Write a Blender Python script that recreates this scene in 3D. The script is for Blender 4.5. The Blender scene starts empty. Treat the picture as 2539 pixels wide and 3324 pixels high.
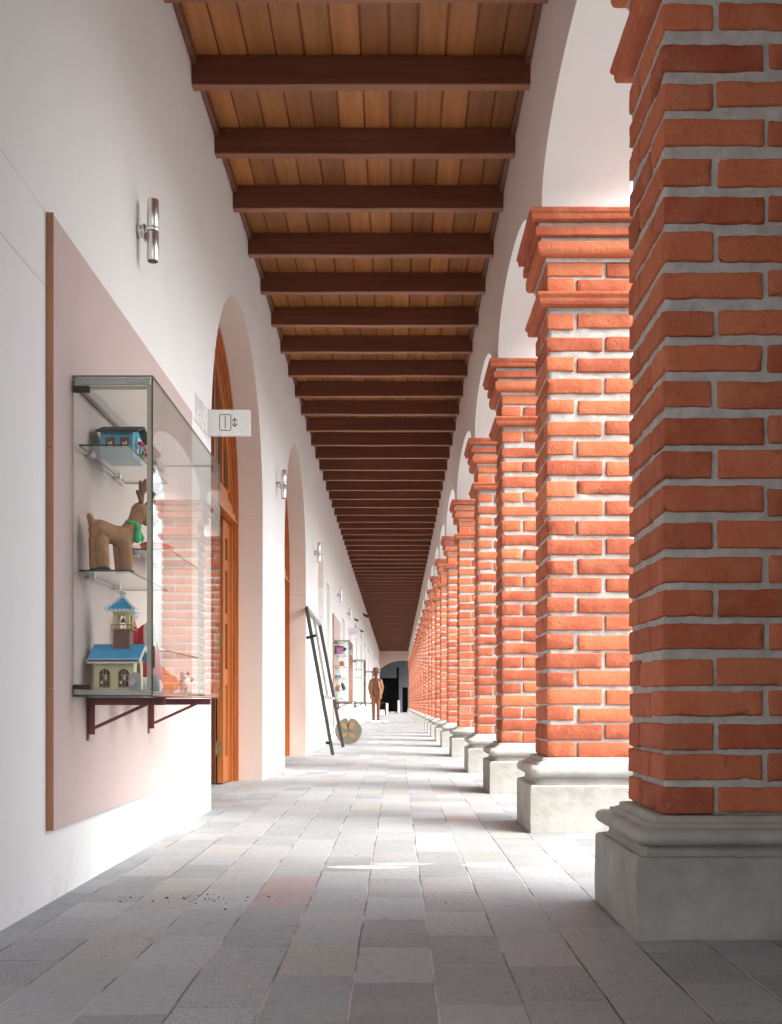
import bpy, math, random
from mathutils import Vector, noise as mnoise
R = random.Random(7)
sc = bpy.context.scene
col = sc.collection
PI = math.pi

# ------------------------------------------------------------------ camera model of the photograph
F, VX, VY, H = 2330.0, 852.5, 1511.0, 0.6
def px(x, Y): return (x - VX) * Y / F            # photo column at distance Y -> metres right
def pz(y, Y): return H + (VY - y) * Y / F        # photo row at distance Y -> metres up

# ------------------------------------------------------------------ materials
def mat(name):
    m = bpy.data.materials.new(name); m.use_nodes = True
    nt = m.node_tree
    return m, nt, nt.nodes['Principled BSDF']
def nd(nt, t, **kw):
    n = nt.nodes.new(t)
    for k, v in kw.items():
        if k in n.inputs: n.inputs[k].default_value = v
        else: setattr(n, k, v)
    return n
def lk(nt, a, b): nt.links.new(a, b)
def math_(nt, op, a, b=None, c=None):
    n = nt.nodes.new('ShaderNodeMath'); n.operation = op
    for i, v in enumerate((a, b, c)):
        if v is None: continue
        if isinstance(v, (int, float)): n.inputs[i].default_value = v
        else: lk(nt, v, n.inputs[i])
    return n.outputs[0]
def mixc(nt, fac, a, b, mode='MIX'):
    n = nt.nodes.new('ShaderNodeMix'); n.data_type = 'RGBA'; n.blend_type = mode
    for i, v in ((0, fac), (6, a), (7, b)):
        if isinstance(v, (int, float)): n.inputs[i].default_value = v
        elif isinstance(v, tuple): n.inputs[i].default_value = (v[0], v[1], v[2], 1)
        else: lk(nt, v, n.inputs[i])
    return n.outputs[2]
def ramp(nt, fac, p0, p1, lo=0.0, hi=1.0):
    n = nt.nodes.new('ShaderNodeMapRange'); n.clamp = True
    lk(nt, fac, n.inputs[0])
    for i, v in zip((1, 2, 3, 4), (p0, p1, lo, hi)): n.inputs[i].default_value = v
    return n.outputs[0]
def noise_(nt, scale, detail=4.0, rough=.55, vec=None, stretch=None):
    n = nd(nt, 'ShaderNodeTexNoise', Scale=scale, Detail=detail, Roughness=rough)
    g = vec
    if g is None:
        g = nt.nodes.new('ShaderNodeTexCoord').outputs['Object']
    if stretch:
        mp = nt.nodes.new('ShaderNodeMapping'); mp.inputs['Scale'].default_value = stretch
        lk(nt, g, mp.inputs[0]); g = mp.outputs[0]
    lk(nt, g, n.inputs['Vector'])
    return n.outputs[0]
def bump_(nt, h, strength, dist, bs):
    b = nd(nt, 'ShaderNodeBump', Strength=strength, Distance=dist)
    lk(nt, h, b.inputs['Height']); lk(nt, b.outputs[0], bs.inputs['Normal'])
    return b
def simple(name, c, rough=.6, metal=0.0, var=.12, scale=30, bump=0.0, bd=.002, stretch=None, coat=0.0):
    m, nt, bs = mat(name)
    n = noise_(nt, scale, stretch=stretch)
    lo = tuple(v * (1 - var) for v in c); hi = tuple(min(1, v * (1 + var)) for v in c)
    lk(nt, mixc(nt, ramp(nt, n, .3, .7), lo, hi), bs.inputs['Base Color'])
    lk(nt, ramp(nt, n, .3, .7, max(0, rough - .06), min(1, rough + .06)), bs.inputs['Roughness'])
    bs.inputs['Metallic'].default_value = metal
    if coat: bs.inputs['Coat Weight'].default_value = coat
    if bump: bump_(nt, n, bump, bd, bs)
    return m

def brick_mat():
    m, nt, bs = mat('fired_brick')
    geo = nt.nodes.new('ShaderNodeNewGeometry'); isl = geo.outputs['Random Per Island']
    a = mixc(nt, isl, (.385, .095, .050), (.55, .164, .077))
    odd = math_(nt, 'FRACT', math_(nt, 'MULTIPLY', isl, 13.7))
    a = mixc(nt, ramp(nt, odd, .84, .96, 0, .6), a, (.27, .062, .036))
    a = mixc(nt, ramp(nt, odd, .14, .04, 0, .5), a, (.62, .225, .11))
    n1 = noise_(nt, 9, 5, .6); n2 = noise_(nt, 120, 4, .65)
    a = mixc(nt, ramp(nt, n1, .45, .75, 0, .45), a, (.66, .26, .14))
    a = mixc(nt, ramp(nt, n2, .58, .74, 0, .5), a, (.24, .060, .036))
    n4 = noise_(nt, 26, 4, .6)
    a = mixc(nt, ramp(nt, n4, .62, .8, 0, .35), a, (.62, .42, .32))
    lk(nt, a, bs.inputs['Base Color']); bs.inputs['Roughness'].default_value = .88
    bs.inputs['Specular IOR Level'].default_value = .25
    n3 = noise_(nt, 45, 6, .65)
    pit = ramp(nt, noise_(nt, 75, 2, .5), .24, .36)
    h = math_(nt, 'ADD', math_(nt, 'MULTIPLY', n3, .7), math_(nt, 'MULTIPLY', pit, .45))
    h = math_(nt, 'ADD', h, math_(nt, 'MULTIPLY', n2, .25))
    h = math_(nt, 'ADD', h, math_(nt, 'MULTIPLY', n1, .8))
    n6 = noise_(nt, 24, 5, .7)
    h = math_(nt, 'ADD', h, math_(nt, 'MULTIPLY', n6, .9))
    bump_(nt, h, .8, .0075, bs)
    return m
def mortar_mat():
    m, nt, bs = mat('lime_mortar')
    n = noise_(nt, 22, 6, .65); n2 = noise_(nt, 140, 4, .7)
    a = mixc(nt, ramp(nt, n, .3, .7), (.38, .36, .33), (.58, .55, .515))
    lk(nt, a, bs.inputs['Base Color']); bs.inputs['Roughness'].default_value = .95
    bump_(nt, math_(nt, 'ADD', n, math_(nt, 'MULTIPLY', n2, .6)), .8, .006, bs)
    return m
def plaster_mat(name, c, grooves=False):
    m, nt, bs = mat(name)
    tc = nt.nodes.new('ShaderNodeNewGeometry').outputs['Position']
    n = noise_(nt, 1.3, 5, .55, tc); n2 = noise_(nt, 70, 5, .6, tc); n5 = noise_(nt, 5, 5, .6, tc)
    a = mixc(nt, ramp(nt, n, .35, .68), tuple(v * .955 for v in c), c)
    a = mixc(nt, ramp(nt, n5, .6, .78, 0, .22), a, tuple(v * .88 for v in c))
    s = nt.nodes.new('ShaderNodeSeparateXYZ'); lk(nt, tc, s.inputs[0])
    # scuffs near the foot of the wall
    foot = math_(nt, 'MULTIPLY', ramp(nt, s.outputs[2], .0, .16, 1, 0), ramp(nt, noise_(nt, 9, 5, .65, tc), .5, .68))
    a = mixc(nt, math_(nt, 'MULTIPLY', foot, .28), a, (.42, .40, .37))
    h = math_(nt, 'ADD', math_(nt, 'MULTIPLY', n2, .35), math_(nt, 'MULTIPLY', n5, 2.2))
    if grooves:
        g = None
        for z in (1.84, 2.062):
            d = math_(nt, 'ABSOLUTE', math_(nt, 'SUBTRACT', s.outputs[2], z))
            k = ramp(nt, d, .0012, .0035, 1, 0)
            g = k if g is None else math_(nt, 'MAXIMUM', g, k)
        gate = ramp(nt, noise_(nt, .9, 2, .5, tc), .40, .5)
        g = math_(nt, 'MULTIPLY', g, gate)
        a = mixc(nt, math_(nt, 'MULTIPLY', g, .45), a, (.45, .44, .43))
        h = math_(nt, 'SUBTRACT', h, math_(nt, 'MULTIPLY', g, 2.5))
    lk(nt, a, bs.inputs['Base Color']); bs.inputs['Roughness'].default_value = .85
    bs.inputs['Specular IOR Level'].default_value = .2
    bump_(nt, h, .35, .004, bs)
    return m
def stone_mat():
    m, nt, bs = mat('cast_stone')
    n = noise_(nt, 7, 6, .62); n2 = noise_(nt, 60, 5, .7)
    a = mixc(nt, ramp(nt, n, .3, .7), (.31, .30, .27), (.46, .445, .41))
    a = mixc(nt, ramp(nt, n2, .55, .75, 0, .4), a, (.30, .28, .25))
    lk(nt, a, bs.inputs['Base Color']); bs.inputs['Roughness'].default_value = .9
    bump_(nt, math_(nt, 'ADD', n2, math_(nt, 'MULTIPLY', n, 1.5)), .45, .006, bs)
    return m
def wood_mat(name, c0, c1, axis, rough=.5, spread=1.0, bump=.25, spec=.35):
    m, nt, bs = mat(name)
    geo = nt.nodes.new('ShaderNodeNewGeometry')
    st = [34, 34, 34]; st[axis] = 1.6
    n = noise_(nt, 1.0, 6, .6, geo.outputs['Position'], tuple(st))
    st2 = [7, 7, 7]; st2[axis] = .9
    n2 = noise_(nt, 1.0, 4, .55, geo.outputs['Position'], tuple(st2))
    a = mixc(nt, ramp(nt, n2, .3, .7), c0, c1)
    a = mixc(nt, ramp(nt, n, .35, .7, 0, .55), a, tuple(v * .55 for v in c0))
    tone = ramp(nt, geo.outputs['Random Per Island'], 0, 1, 1 - .32 * spread, 1 + .25 * spread)
    mul = nt.nodes.new('ShaderNodeVectorMath'); mul.operation = 'SCALE'
    lk(nt, a, mul.inputs[0]); lk(nt, tone, mul.inputs['Scale'])
    lk(nt, mul.outputs[0], bs.inputs['Base Color'])
    bs.inputs['Roughness'].default_value = rough; bs.inputs['Specular IOR Level'].default_value = spec
    bump_(nt, n, bump, .002, bs)
    return m
def floor_mat():
    m, nt, bs = mat('andesite_paving')
    pos = nt.nodes.new('ShaderNodeNewGeometry').outputs['Position']
    s = nt.nodes.new('ShaderNodeSeparateXYZ'); lk(nt, pos, s.inputs[0])
    wob = noise_(nt, 1.7, 2, .5, pos)
    wob2 = noise_(nt, 11, 3, .6, pos)
    W, L = .1735, .262
    xx = math_(nt, 'ADD', s.outputs[0], math_(nt, 'MULTIPLY', math_(nt, 'SUBTRACT', wob, .5), .012))
    xx = math_(nt, 'ADD', xx, math_(nt, 'MULTIPLY', math_(nt, 'SUBTRACT', wob2, .5), .004))
    u = math_(nt, 'DIVIDE', math_(nt, 'SUBTRACT', xx, .080), W)
    ci = math_(nt, 'FLOOR', u); fu = math_(nt, 'FRACT', u)
    wn = nt.nodes.new('ShaderNodeTexWhiteNoise'); wn.noise_dimensions = '1D'; lk(nt, ci, wn.inputs['W'])
    wl = nt.nodes.new('ShaderNodeTexWhiteNoise'); wl.noise_dimensions = '1D'; lk(nt, math_(nt, 'ADD', ci, 31.7), wl.inputs['W'])
    Lc = ramp(nt, wl.outputs['Value'], 0, 1, .24, .38)
    v = math_(nt, 'ADD', math_(nt, 'DIVIDE', s.outputs[1], Lc), math_(nt, 'MULTIPLY', wn.outputs['Value'], 7.3))
    cx = math_(nt, 'COMPARE', ci, float(math.floor((-.35 - .080) / W)), .4)      # column holding the reddish slab
    vr = math_(nt, 'DIVIDE', math_(nt, 'SUBTRACT', s.outputs[1], 3.20), .53)
    v = math_(nt, 'ADD', math_(nt, 'MULTIPLY', v, math_(nt, 'SUBTRACT', 1.0, cx)), math_(nt, 'MULTIPLY', vr, cx))
    Lc = math_(nt, 'ADD', math_(nt, 'MULTIPLY', Lc, math_(nt, 'SUBTRACT', 1.0, cx)), math_(nt, 'MULTIPLY', .53, cx))
    v = math_(nt, 'ADD', v, math_(nt, 'MULTIPLY', math_(nt, 'SUBTRACT', wob2, .5), .015))
    ri = math_(nt, 'FLOOR', v); fv = math_(nt, 'FRACT', v)
    cmb = nt.nodes.new('ShaderNodeCombineXYZ'); lk(nt, ci, cmb.inputs[0]); lk(nt, ri, cmb.inputs[1])
    w2 = nt.nodes.new('ShaderNodeTexWhiteNoise'); w2.noise_dimensions = '2D'; lk(nt, cmb.outputs[0], w2.inputs['Vector'])
    cmb2 = nt.nodes.new('ShaderNodeCombineXYZ'); lk(nt, ci, cmb2.inputs[1]); lk(nt, ri, cmb2.inputs[0]); cmb2.inputs[2].default_value = 3.7
    w3 = nt.nodes.new('ShaderNodeTexWhiteNoise'); w3.noise_dimensions = '3D'; lk(nt, cmb2.outputs[0], w3.inputs['Vector'])
    t = w2.outputs['Value']; t3 = w3.outputs['Value']
    a = mixc(nt, t, (.252, .266, .275), (.385, .402, .413))
    a = mixc(nt, ramp(nt, t3, .80, .90, 0, .55), a, (.36, .35, .30))       # some tiles run olive
    a = mixc(nt, ramp(nt, t3, .985, .99, 0, .75), a, (.38, .27, .25))     # a few run reddish
    a = mixc(nt, ramp(nt, t3, .10, .0, 0, .5), a, (.30, .34, .35))
    red = math_(nt, 'MULTIPLY', cx, math_(nt, 'COMPARE', ri, 0.0, .4))
    a = mixc(nt, math_(nt, 'MULTIPLY', red, .85), a, (.37, .275, .26))
    # grain
    g1 = noise_(nt, 190, 3, .75, pos); g2 = noise_(nt, 38, 5, .65, pos); g3 = noise_(nt, 2.2, 4, .6, pos)
    coarse = ramp(nt, math_(nt, 'FRACT', math_(nt, 'MULTIPLY', t3, 7.0)), .45, .75)
    a = mixc(nt, math_(nt, 'MULTIPLY', ramp(nt, g1, .50, .66), math_(nt, 'ADD', .22, math_(nt, 'MULTIPLY', coarse, .5))), a, (.66, .66, .65))
    a = mixc(nt, math_(nt, 'MULTIPLY', ramp(nt, g1, .46, .34), math_(nt, 'ADD', .24, math_(nt, 'MULTIPLY', coarse, .5))), a, (.12, .10, .10))
    a = mixc(nt, ramp(nt, g2, .56, .74, 0, .45), a, (.18, .18, .175))
    a = mixc(nt, ramp(nt, g3, .45, .72, 0, .30), a, (.48, .48, .47))
    g4 = noise_(nt, 6.5, 5, .65, pos, (1.6, .8, 1))
    a = mixc(nt, ramp(nt, g4, .60, .74, 0, .5), a, (.20, .20, .195))      # damp and dirt stains
    # joints
    du = math_(nt, 'MULTIPLY', math_(nt, 'MINIMUM', fu, math_(nt, 'SUBTRACT', 1.0, fu)), W)
    dv = math_(nt, 'MULTIPLY', math_(nt, 'MINIMUM', fv, math_(nt, 'SUBTRACT', 1.0, fv)), Lc)
    dvw = math_(nt, 'ADD', dv, math_(nt, 'MULTIPLY', ramp(nt, t, .35, .6, 0, .0018), 1.0))
    d = math_(nt, 'MINIMUM', math_(nt, 'MULTIPLY', du, .85), dvw)
    j = ramp(nt, d, .0013, .0030, 1, 0)
    jn = noise_(nt, 3.1, 3, .6, pos)
    jc = mixc(nt, ramp(nt, jn, .42, .58), (.10, .10, .095), (.50, .49, .47))
    a = mixc(nt, math_(nt, 'MULTIPLY', j, .85), a, jc)
    # old white paint dragged across the stone
    pm = None
    for (xa, ya, rx, ry) in ((px(790, 3.98), 3.98, .17, .045), (px(865, 4.08), 4.06, .12, .028), (px(1045, 4.02), 4.03, .10, .055)):
        e = math_(nt, 'POWER', math_(nt, 'DIVIDE', math_(nt, 'SUBTRACT', s.outputs[0], xa), rx), 2.0)
        f = math_(nt, 'POWER', math_(nt, 'DIVIDE', math_(nt, 'SUBTRACT', s.outputs[1], ya), ry), 2.0)
        r_ = math_(nt, 'SUBTRACT', 1.0, math_(nt, 'ADD', e, f))
        pm = r_ if pm is None else math_(nt, 'MAXIMUM', pm, r_)
    pn = noise_(nt, 9, 5, .7, pos, (3, 14, 1))
    pmask = ramp(nt, math_(nt, 'ADD', math_(nt, 'MINIMUM', pm, .6), math_(nt, 'MULTIPLY', math_(nt, 'SUBTRACT', pn, .5), 3.2)), .25, .42)
    pmask = math_(nt, 'MULTIPLY', pmask, ramp(nt, pm, -.35, .1))
    a = mixc(nt, math_(nt, 'MULTIPLY', pmask, .8), a, (.80, .80, .79))
    lk(nt, a, bs.inputs['Base Color'])
    lk(nt, ramp(nt, g2, .3, .7, .50, .78), bs.inputs['Roughness'])
    bs.inputs['Specular IOR Level'].default_value = .35
    h = math_(nt, 'ADD', math_(nt, 'MULTIPLY', g1, .25), math_(nt, 'MULTIPLY', g2, .5))
    h = math_(nt, 'ADD', h, math_(nt, 'MULTIPLY', t, .5))
    h = math_(nt, 'SUBTRACT', h, math_(nt, 'MULTIPLY', j, 1.2))
    bump_(nt, h, .5, .004, bs)
    return m
def glass_mat(name, tint, ior=1.36, gloss=.85):
    m = bpy.data.materials.new(name); m.use_nodes = True
    nt = m.node_tree; nt.nodes.clear()
    out = nt.nodes.new('ShaderNodeOutputMaterial')
    tr = nt.nodes.new('ShaderNodeBsdfTransparent'); tr.inputs[0].default_value = (*tint, 1)
    gl = nt.nodes.new('ShaderNodeBsdfGlossy'); gl.inputs['Roughness'].default_value = .012
    gl.inputs[0].default_value = (gloss, gloss, gloss, 1)
    fr = nt.nodes.new('ShaderNodeFresnel')      # thin sheet: same reflectance from both sides
    gm = nt.nodes.new('ShaderNodeNewGeometry')
    lk(nt, ramp(nt, gm.outputs['Backfacing'], 0, 1, ior, 1 / ior), fr.inputs[0])
    mx = nt.nodes.new('ShaderNodeMixShader')
    lk(nt, fr.outputs[0], mx.inputs[0]); lk(nt, tr.outputs[0], mx.inputs[1]); lk(nt, gl.outputs[0], mx.inputs[2])
    lk(nt, mx.outputs[0], out.inputs[0])
    return m

M = {}
M['brick'] = brick_mat(); M['mortar'] = mortar_mat()
M['plaster'] = plaster_mat('white_plaster', (.826, .828, .824), True)
M['plaster2'] = plaster_mat('arcade_plaster', (.78, .77, .755))
M['plaster_bounce'] = plaster_mat('bounce_tinted_reveal', (.76, .66, .595), True)  # white plaster tinted warm: bounce light from the bricks put into the colour
M['plaster_bounce_face'] = plaster_mat('bounce_tinted_arcade', (.72, .625, .575))  # inner arcade face, tinted to paint in the warm bounce light
M['plaster_end'] = plaster_mat('pink_plaster', (.74, .56, .48))
M['plaster_grey'] = plaster_mat('grey_plaster', (.30, .315, .33))
M['stone'] = stone_mat()
M['plank'] = wood_mat('ceiling_plank_wood', (.32, .120, .034), (.43, .180, .056), 1, .5)
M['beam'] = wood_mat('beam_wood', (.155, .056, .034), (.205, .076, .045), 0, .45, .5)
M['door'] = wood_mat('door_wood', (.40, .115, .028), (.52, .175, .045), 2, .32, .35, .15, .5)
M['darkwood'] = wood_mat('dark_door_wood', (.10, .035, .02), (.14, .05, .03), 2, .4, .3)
M['floor'] = floor_mat()
M['court'] = simple('courtyard_paving', (.24, .235, .225), .85, 0, .1, 4, .2)
M['glass'] = glass_mat('clear_glass', (.955, .975, .965))
M['glassedge'] = simple('glass_edge', (.035, .06, .05), .15, 0, .3, 50)
M['pane'] = simple('dim_door_glass', (.060, .036, .028), .10, 0, .35, 6, stretch=(6, 6, .5))
M['alu'] = simple('brushed_aluminium', (.42, .41, .39), .38, .7, .1, 60)
M['tape'] = simple('beige_edge_strip', (.56, .50, .38), .55, 0, .08, 40)
M['steel'] = simple('polished_steel', (.80, .79, .78), .33, 1.0, .08, 20)
M['black'] = simple('black_plastic', (.018, .018, .02), .4, 0, .2, 60)
M['blackmetal'] = simple('worn_black_metal', (.006, .007, .007), .6, 0, .6, 18)
M['greymetal'] = simple('worn_grey_metal', (.34, .34, .34), .5, .3, .25, 25)
M['white'] = simple('white_paint', (.80, .80, .79), .45, 0, .03, 20)
M['whitegloss'] = simple('white_acrylic', (.74, .74, .73), .3, 0, .02, 20)
M['board'] = simple('pink_board', (.55, .44, .415), .8, 0, .035, 5, .1)
M['boardedge'] = simple('raw_board_edge', (.36, .17, .095), .8, 0, .15, 14, stretch=(1, 1, .3))
M['bracket'] = simple('maroon_metal', (.17, .058, .054), .45, .1, .15, 30)
M['ink'] = simple('sign_ink', (.02, .022, .024), .5)
M['greyink'] = simple('grey_ink', (.64, .64, .64), .6)
M['blue'] = simple('blue_paint', (.05, .36, .66), .5, 0, .15, 30)
M['teal'] = simple('teal_paint', (.09, .38, .52), .55, 0, .15, 40)
M['roofgrey'] = simple('dark_grey_felt', (.045, .047, .052), .85, 0, .3, 90, .4)
M['felt'] = simple('brown_felt', (.39, .20, .10), .95, 0, .18, 60, .5, .002)
M['feltdark'] = simple('dark_brown_felt', (.22, .10, .06), .95, 0, .2, 60, .5, .002)
M['green'] = simple('green_ribbon', (.03, .42, .14), .3, 0, .25, 40)
M['cream'] = simple('cream_card', (.72, .64, .36), .7, 0, .06, 30)
M['toybrown'] = simple('brown_card', (.20, .09, .07), .7, 0, .2, 50)
M['toytan'] = simple('tan_wood', (.40, .22, .10), .6, 0, .15, 50)
M['fluff'] = simple('white_plush', (.80, .80, .80), .95, 0, .08, 120, .8, .004)
M['red'] = simple('red_plush', (.60, .02, .05), .8, 0, .15, 80, .4)
M['pink'] = simple('pink_plastic', (.62, .22, .45), .5, 0, .2, 30)
M['clay'] = simple('orange_clay', (.62, .16, .04), .5, 0, .2, 30)
M['darkgreen'] = simple('dark_green_glaze', (.03, .06, .045), .3, 0, .3, 30)
M['bronze'] = simple('carved_brown_wood', (.20, .068, .026), .48, 0, .3, 18, .4, .01, (2, 2, .5))
M['bronze2'] = simple('carved_tan_wood', (.31, .14, .062), .5, 0, .25, 18, .4, .01, (2, 2, .5))
M['bronzedark'] = simple('carved_dark_wood', (.075, .03, .018), .5, 0, .25, 18)
M['log'] = simple('grey_cut_wood', (.19, .172, .13), .85, 0, .22, 25, .5)
M['bark'] = simple('pale_bark', (.27, .25, .22), .95, 0, .3, 40, .8, .006)
M['yellow'] = simple('ochre_paint', (.40, .215, .07), .7, 0, .15, 30)
M['void'] = simple('unlit_room', (.03, .03, .032), .9, 0, .2, 3)
M['blockergrey'] = simple('light_blocker_grey', (.07, .07, .07), .6, 0, .15, 5)  # colour of the added light-blocking walls
M['beamlit'] = wood_mat('beam_wood_lit_below', (.26, .105, .05), (.34, .145, .075), 0, .5, .4)  # beam wood lightened: light from the floor painted onto the undersides
M['brass'] = simple('brass_hinge', (.55, .40, .18), .35, .8, .2, 50)
M['crumb'] = simple('dark_crumbs', (.05, .045, .04), .9)
M['roof'] = simple('roof_mortar', (.45, .30, .24), .9)

# ------------------------------------------------------------------ mesh helpers
class MB:
    def __init__(s): s.v, s.f, s.m, s.sm, s.marks = [], [], [], [], []
    def cut(s): s.marks.append(len(s.v)); return s          # the next shapes are a piece of their own
    def add(s, vs, fs, m=0, smooth=False):
        o = len(s.v); s.v += [tuple(v) for v in vs]
        for f in fs: s.f.append([i + o for i in f]); s.m.append(m); s.sm.append(smooth)
    def box(s, x0, x1, y0, y1, z0, z1, m=0, b=0.0):
        if b > 0: return s.bbox(x0, x1, y0, y1, z0, z1, b, m)
        v = [(x, y, z) for z in (z0, z1) for y in (y0, y1) for x in (x0, x1)]
        s.add(v, [(0, 2, 3, 1), (4, 5, 7, 6), (0, 1, 5, 4), (2, 6, 7, 3), (0, 4, 6, 2), (1, 3, 7, 5)], m)
    def bbox(s, x0, x1, y0, y1, z0, z1, b, m=0):
        # box with chamfered edges
        lo, hi = (x0, y0, z0), (x1, y1, z1)
        b = min(b, .49 * min(h - l for l, h in zip(lo, hi)))
        vs, idx = [], {}
        for sx in (0, 1):
            for sy in (0, 1):
                for sz in (0, 1):
                    c = [(lo, hi)[k][i] for i, k in enumerate((sx, sy, sz))]
                    for ax in range(3):   # vertex lying on the face normal to ax
                        p = list(c)
                        for i in range(3):
                            if i != ax: p[i] += b if (sx, sy, sz)[i] == 0 else -b
                        idx[(sx, sy, sz, ax)] = len(vs); vs.append(p)
        fs = []
        def K(a, va, b_, vb, c_, vc, ax):
            k = [0, 0, 0]; k[a] = va; k[b_] = vb; k[c_] = vc
            return idx[(*k, ax)]
        for ax in range(3):
            u, w = [(1, 2), (2, 0), (0, 1)][ax]
            for sgn in (0, 1):
                q = [K(ax, sgn, u, 0, w, 0, ax), K(ax, sgn, u, 1, w, 0, ax), K(ax, sgn, u, 1, w, 1, ax), K(ax, sgn, u, 0, w, 1, ax)]
                fs.append(q if sgn else q[::-1])
            for su in (0, 1):
                for sw in (0, 1):
                    q = [K(ax, 0, u, su, w, sw, u), K(ax, 1, u, su, w, sw, u), K(ax, 1, u, su, w, sw, w), K(ax, 0, u, su, w, sw, w)]
                    fs.append(q if su == sw else q[::-1])
        for sx in (0, 1):
            for sy in (0, 1):
                for sz in (0, 1):
                    q = [idx[(sx, sy, sz, a)] for a in range(3)]
                    fs.append(q if (sx + sy + sz) % 2 else q[::-1])
        s.add(vs, fs, m)
    def brick(s, x0, x1, y0, y1, z0, z1, n, nh, rr, amp, m=0, seed=0.0):
        # a hand made brick: gridded box, softened arrises, uneven faces
        lo, hi = (x0, y0, z0), (x1, y1, z1)
        L = [hi[i] - lo[i] for i in range(3)]
        seg = [max(2, int(round(n * L[0] / .26))), max(2, int(round(n * L[1] / .26))), nh]
        pr = []
        for i in range(3):
            e = min(.3, rr / L[i] * 1.6); k = seg[i]
            if k == 2: pr.append([0, .5, 1])
            else: pr.append([0, e] + [e + (1 - 2 * e) * t / (k - 2) for t in range(1, k - 2)] + [1 - e, 1])
        vs, idx = [], {}
        def vert(i, j, k):
            key = (i, j, k)
            if key in idx: return idx[key]
            t = (pr[0][i], pr[1][j], pr[2][k])
            ext = [1 if (t[q] == 0 or t[q] == 1) else 0 for q in range(3)]
            p = [lo[q] + L[q] * t[q] for q in range(3)]
            c = sum(ext)
            if c >= 2:
                d = rr * (.42 if c == 2 else .6)
                for q in range(3):
                    if ext[q]: p[q] += d if t[q] == 0 else -d
            w = Vector((p[0] * 22 + seed * 3.1, p[1] * 22 + seed, p[2] * 22 + seed * 1.7))
            nv = mnoise.noise_vector(w); nf = mnoise.noise_vector(w * 3.3)
            chip = max(0, mnoise.noise(w * 1.6 + Vector((9, 3, 5))) - .30) * (2.2 if c >= 2 else .4)
            for q in range(3):
                p[q] += amp * (nv[q] * .8 + nf[q] * .5)
                if ext[q]: p[q] += (1 if t[q] == 0 else -1) * chip * amp * 3
            idx[key] = len(vs); vs.append(p); return idx[key]
        fs = []
        a, b, c = seg
        for i in range(a):
            for k in range(c):
                fs.append((vert(i, 0, k), vert(i + 1, 0, k), vert(i + 1, 0, k + 1), vert(i, 0, k + 1)))
                fs.append((vert(i + 1, b, k), vert(i, b, k), vert(i, b, k + 1), vert(i + 1, b, k + 1)))
            for j in range(b):
                fs.append((vert(i, j + 1, 0), vert(i + 1, j + 1, 0), vert(i + 1, j, 0), vert(i, j, 0)))
                fs.append((vert(i, j, c), vert(i + 1, j, c), vert(i + 1, j + 1, c), vert(i, j + 1, c)))
        for j in range(b):
            for k in range(c):
                fs.append((vert(0, j + 1, k), vert(0, j, k), vert(0, j, k + 1), vert(0, j + 1, k + 1)))
                fs.append((vert(a, j, k), vert(a, j + 1, k), vert(a, j + 1, k + 1), vert(a, j, k + 1)))
        s.add(vs, fs, m, True)
    def ring_loft(s, prof, w, m=0, sub=1, smooth=False, amp=0.0, seed=0.0, caps=True):
        # square rings: prof = list of (overhang, z) about a w x w square whose corner is the origin
        n = 4 * sub
        vs = []
        for o, z in prof:
            for e in range(4):
                for t in range(sub):
                    f = t / sub
                    a, b = -o, w + o
                    p = [(a + (b - a) * f, a), (b, a + (b - a) * f), (b - (b - a) * f, b), (a, b - (b - a) * f)][e]
                    q = [p[0], p[1], z]
                    if amp:
                        nv = mnoise.noise_vector(Vector((q[0] * 14 + seed, q[1] * 14, q[2] * 30)))
                        q = [q[i] + nv[i] * amp for i in range(3)]
                    vs.append(q)
        fs = []
        for r in range(len(prof) - 1):
            for i in range(n):
                j = (i + 1) % n
                fs.append((r * n + i, r * n + j, (r + 1) * n + j, (r + 1) * n + i))
        s.add(vs, fs, m, smooth)
        if caps:
            o = len(s.v) - len(vs)
            s.f.append([o + i for i in range(n)][::-1]); s.m.append(m); s.sm.append(False)
            s.f.append([o + (len(prof) - 1) * n + i for i in range(n)]); s.m.append(m); s.sm.append(False)
    def tube(s, a, b, r, n=10, m=0, r2=None, caps=True, smooth=True):
        a, b = Vector(a), Vector(b); d = (b - a).normalized()
        u = d.orthogonal().normalized(); w = d.cross(u)
        r2 = r if r2 is None else r2
        vs = [a + (u * math.cos(2 * PI * i / n) + w * math.sin(2 * PI * i / n)) * r for i in range(n)]
        vs += [b + (u * math.cos(2 * PI * i / n) + w * math.sin(2 * PI * i / n)) * r2 for i in range(n)]
        s.add(vs, [(i, (i + 1) % n, n + (i + 1) % n, n + i) for i in range(n)], m, smooth)
        if caps:
            o = len(s.v) - 2 * n
            s.f += [[o + i for i in range(n)][::-1], [o + n + i for i in range(n)]]; s.m += [m, m]; s.sm += [False, False]
    def bar(s, a, b, w, t, m=0, up=(0, 0, 1)):
        # rectangular bar from a to b
        a, b = Vector(a), Vector(b); d = (b - a).normalized()
        u = Vector(up).cross(d)
        if u.length < 1e-4: u = Vector((1, 0, 0)).cross(d)
        u.normalize(); k = d.cross(u)
        vs = []
        for p in (a, b):
            for su, sk in ((-1, -1), (1, -1), (1, 1), (-1, 1)): vs.append(p + u * su * w / 2 + k * sk * t / 2)
        s.add(vs, [(3, 2, 1, 0), (4, 5, 6, 7), (0, 1, 5, 4), (1, 2, 6, 5), (2, 3, 7, 6), (3, 0, 4, 7)], m)
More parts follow.
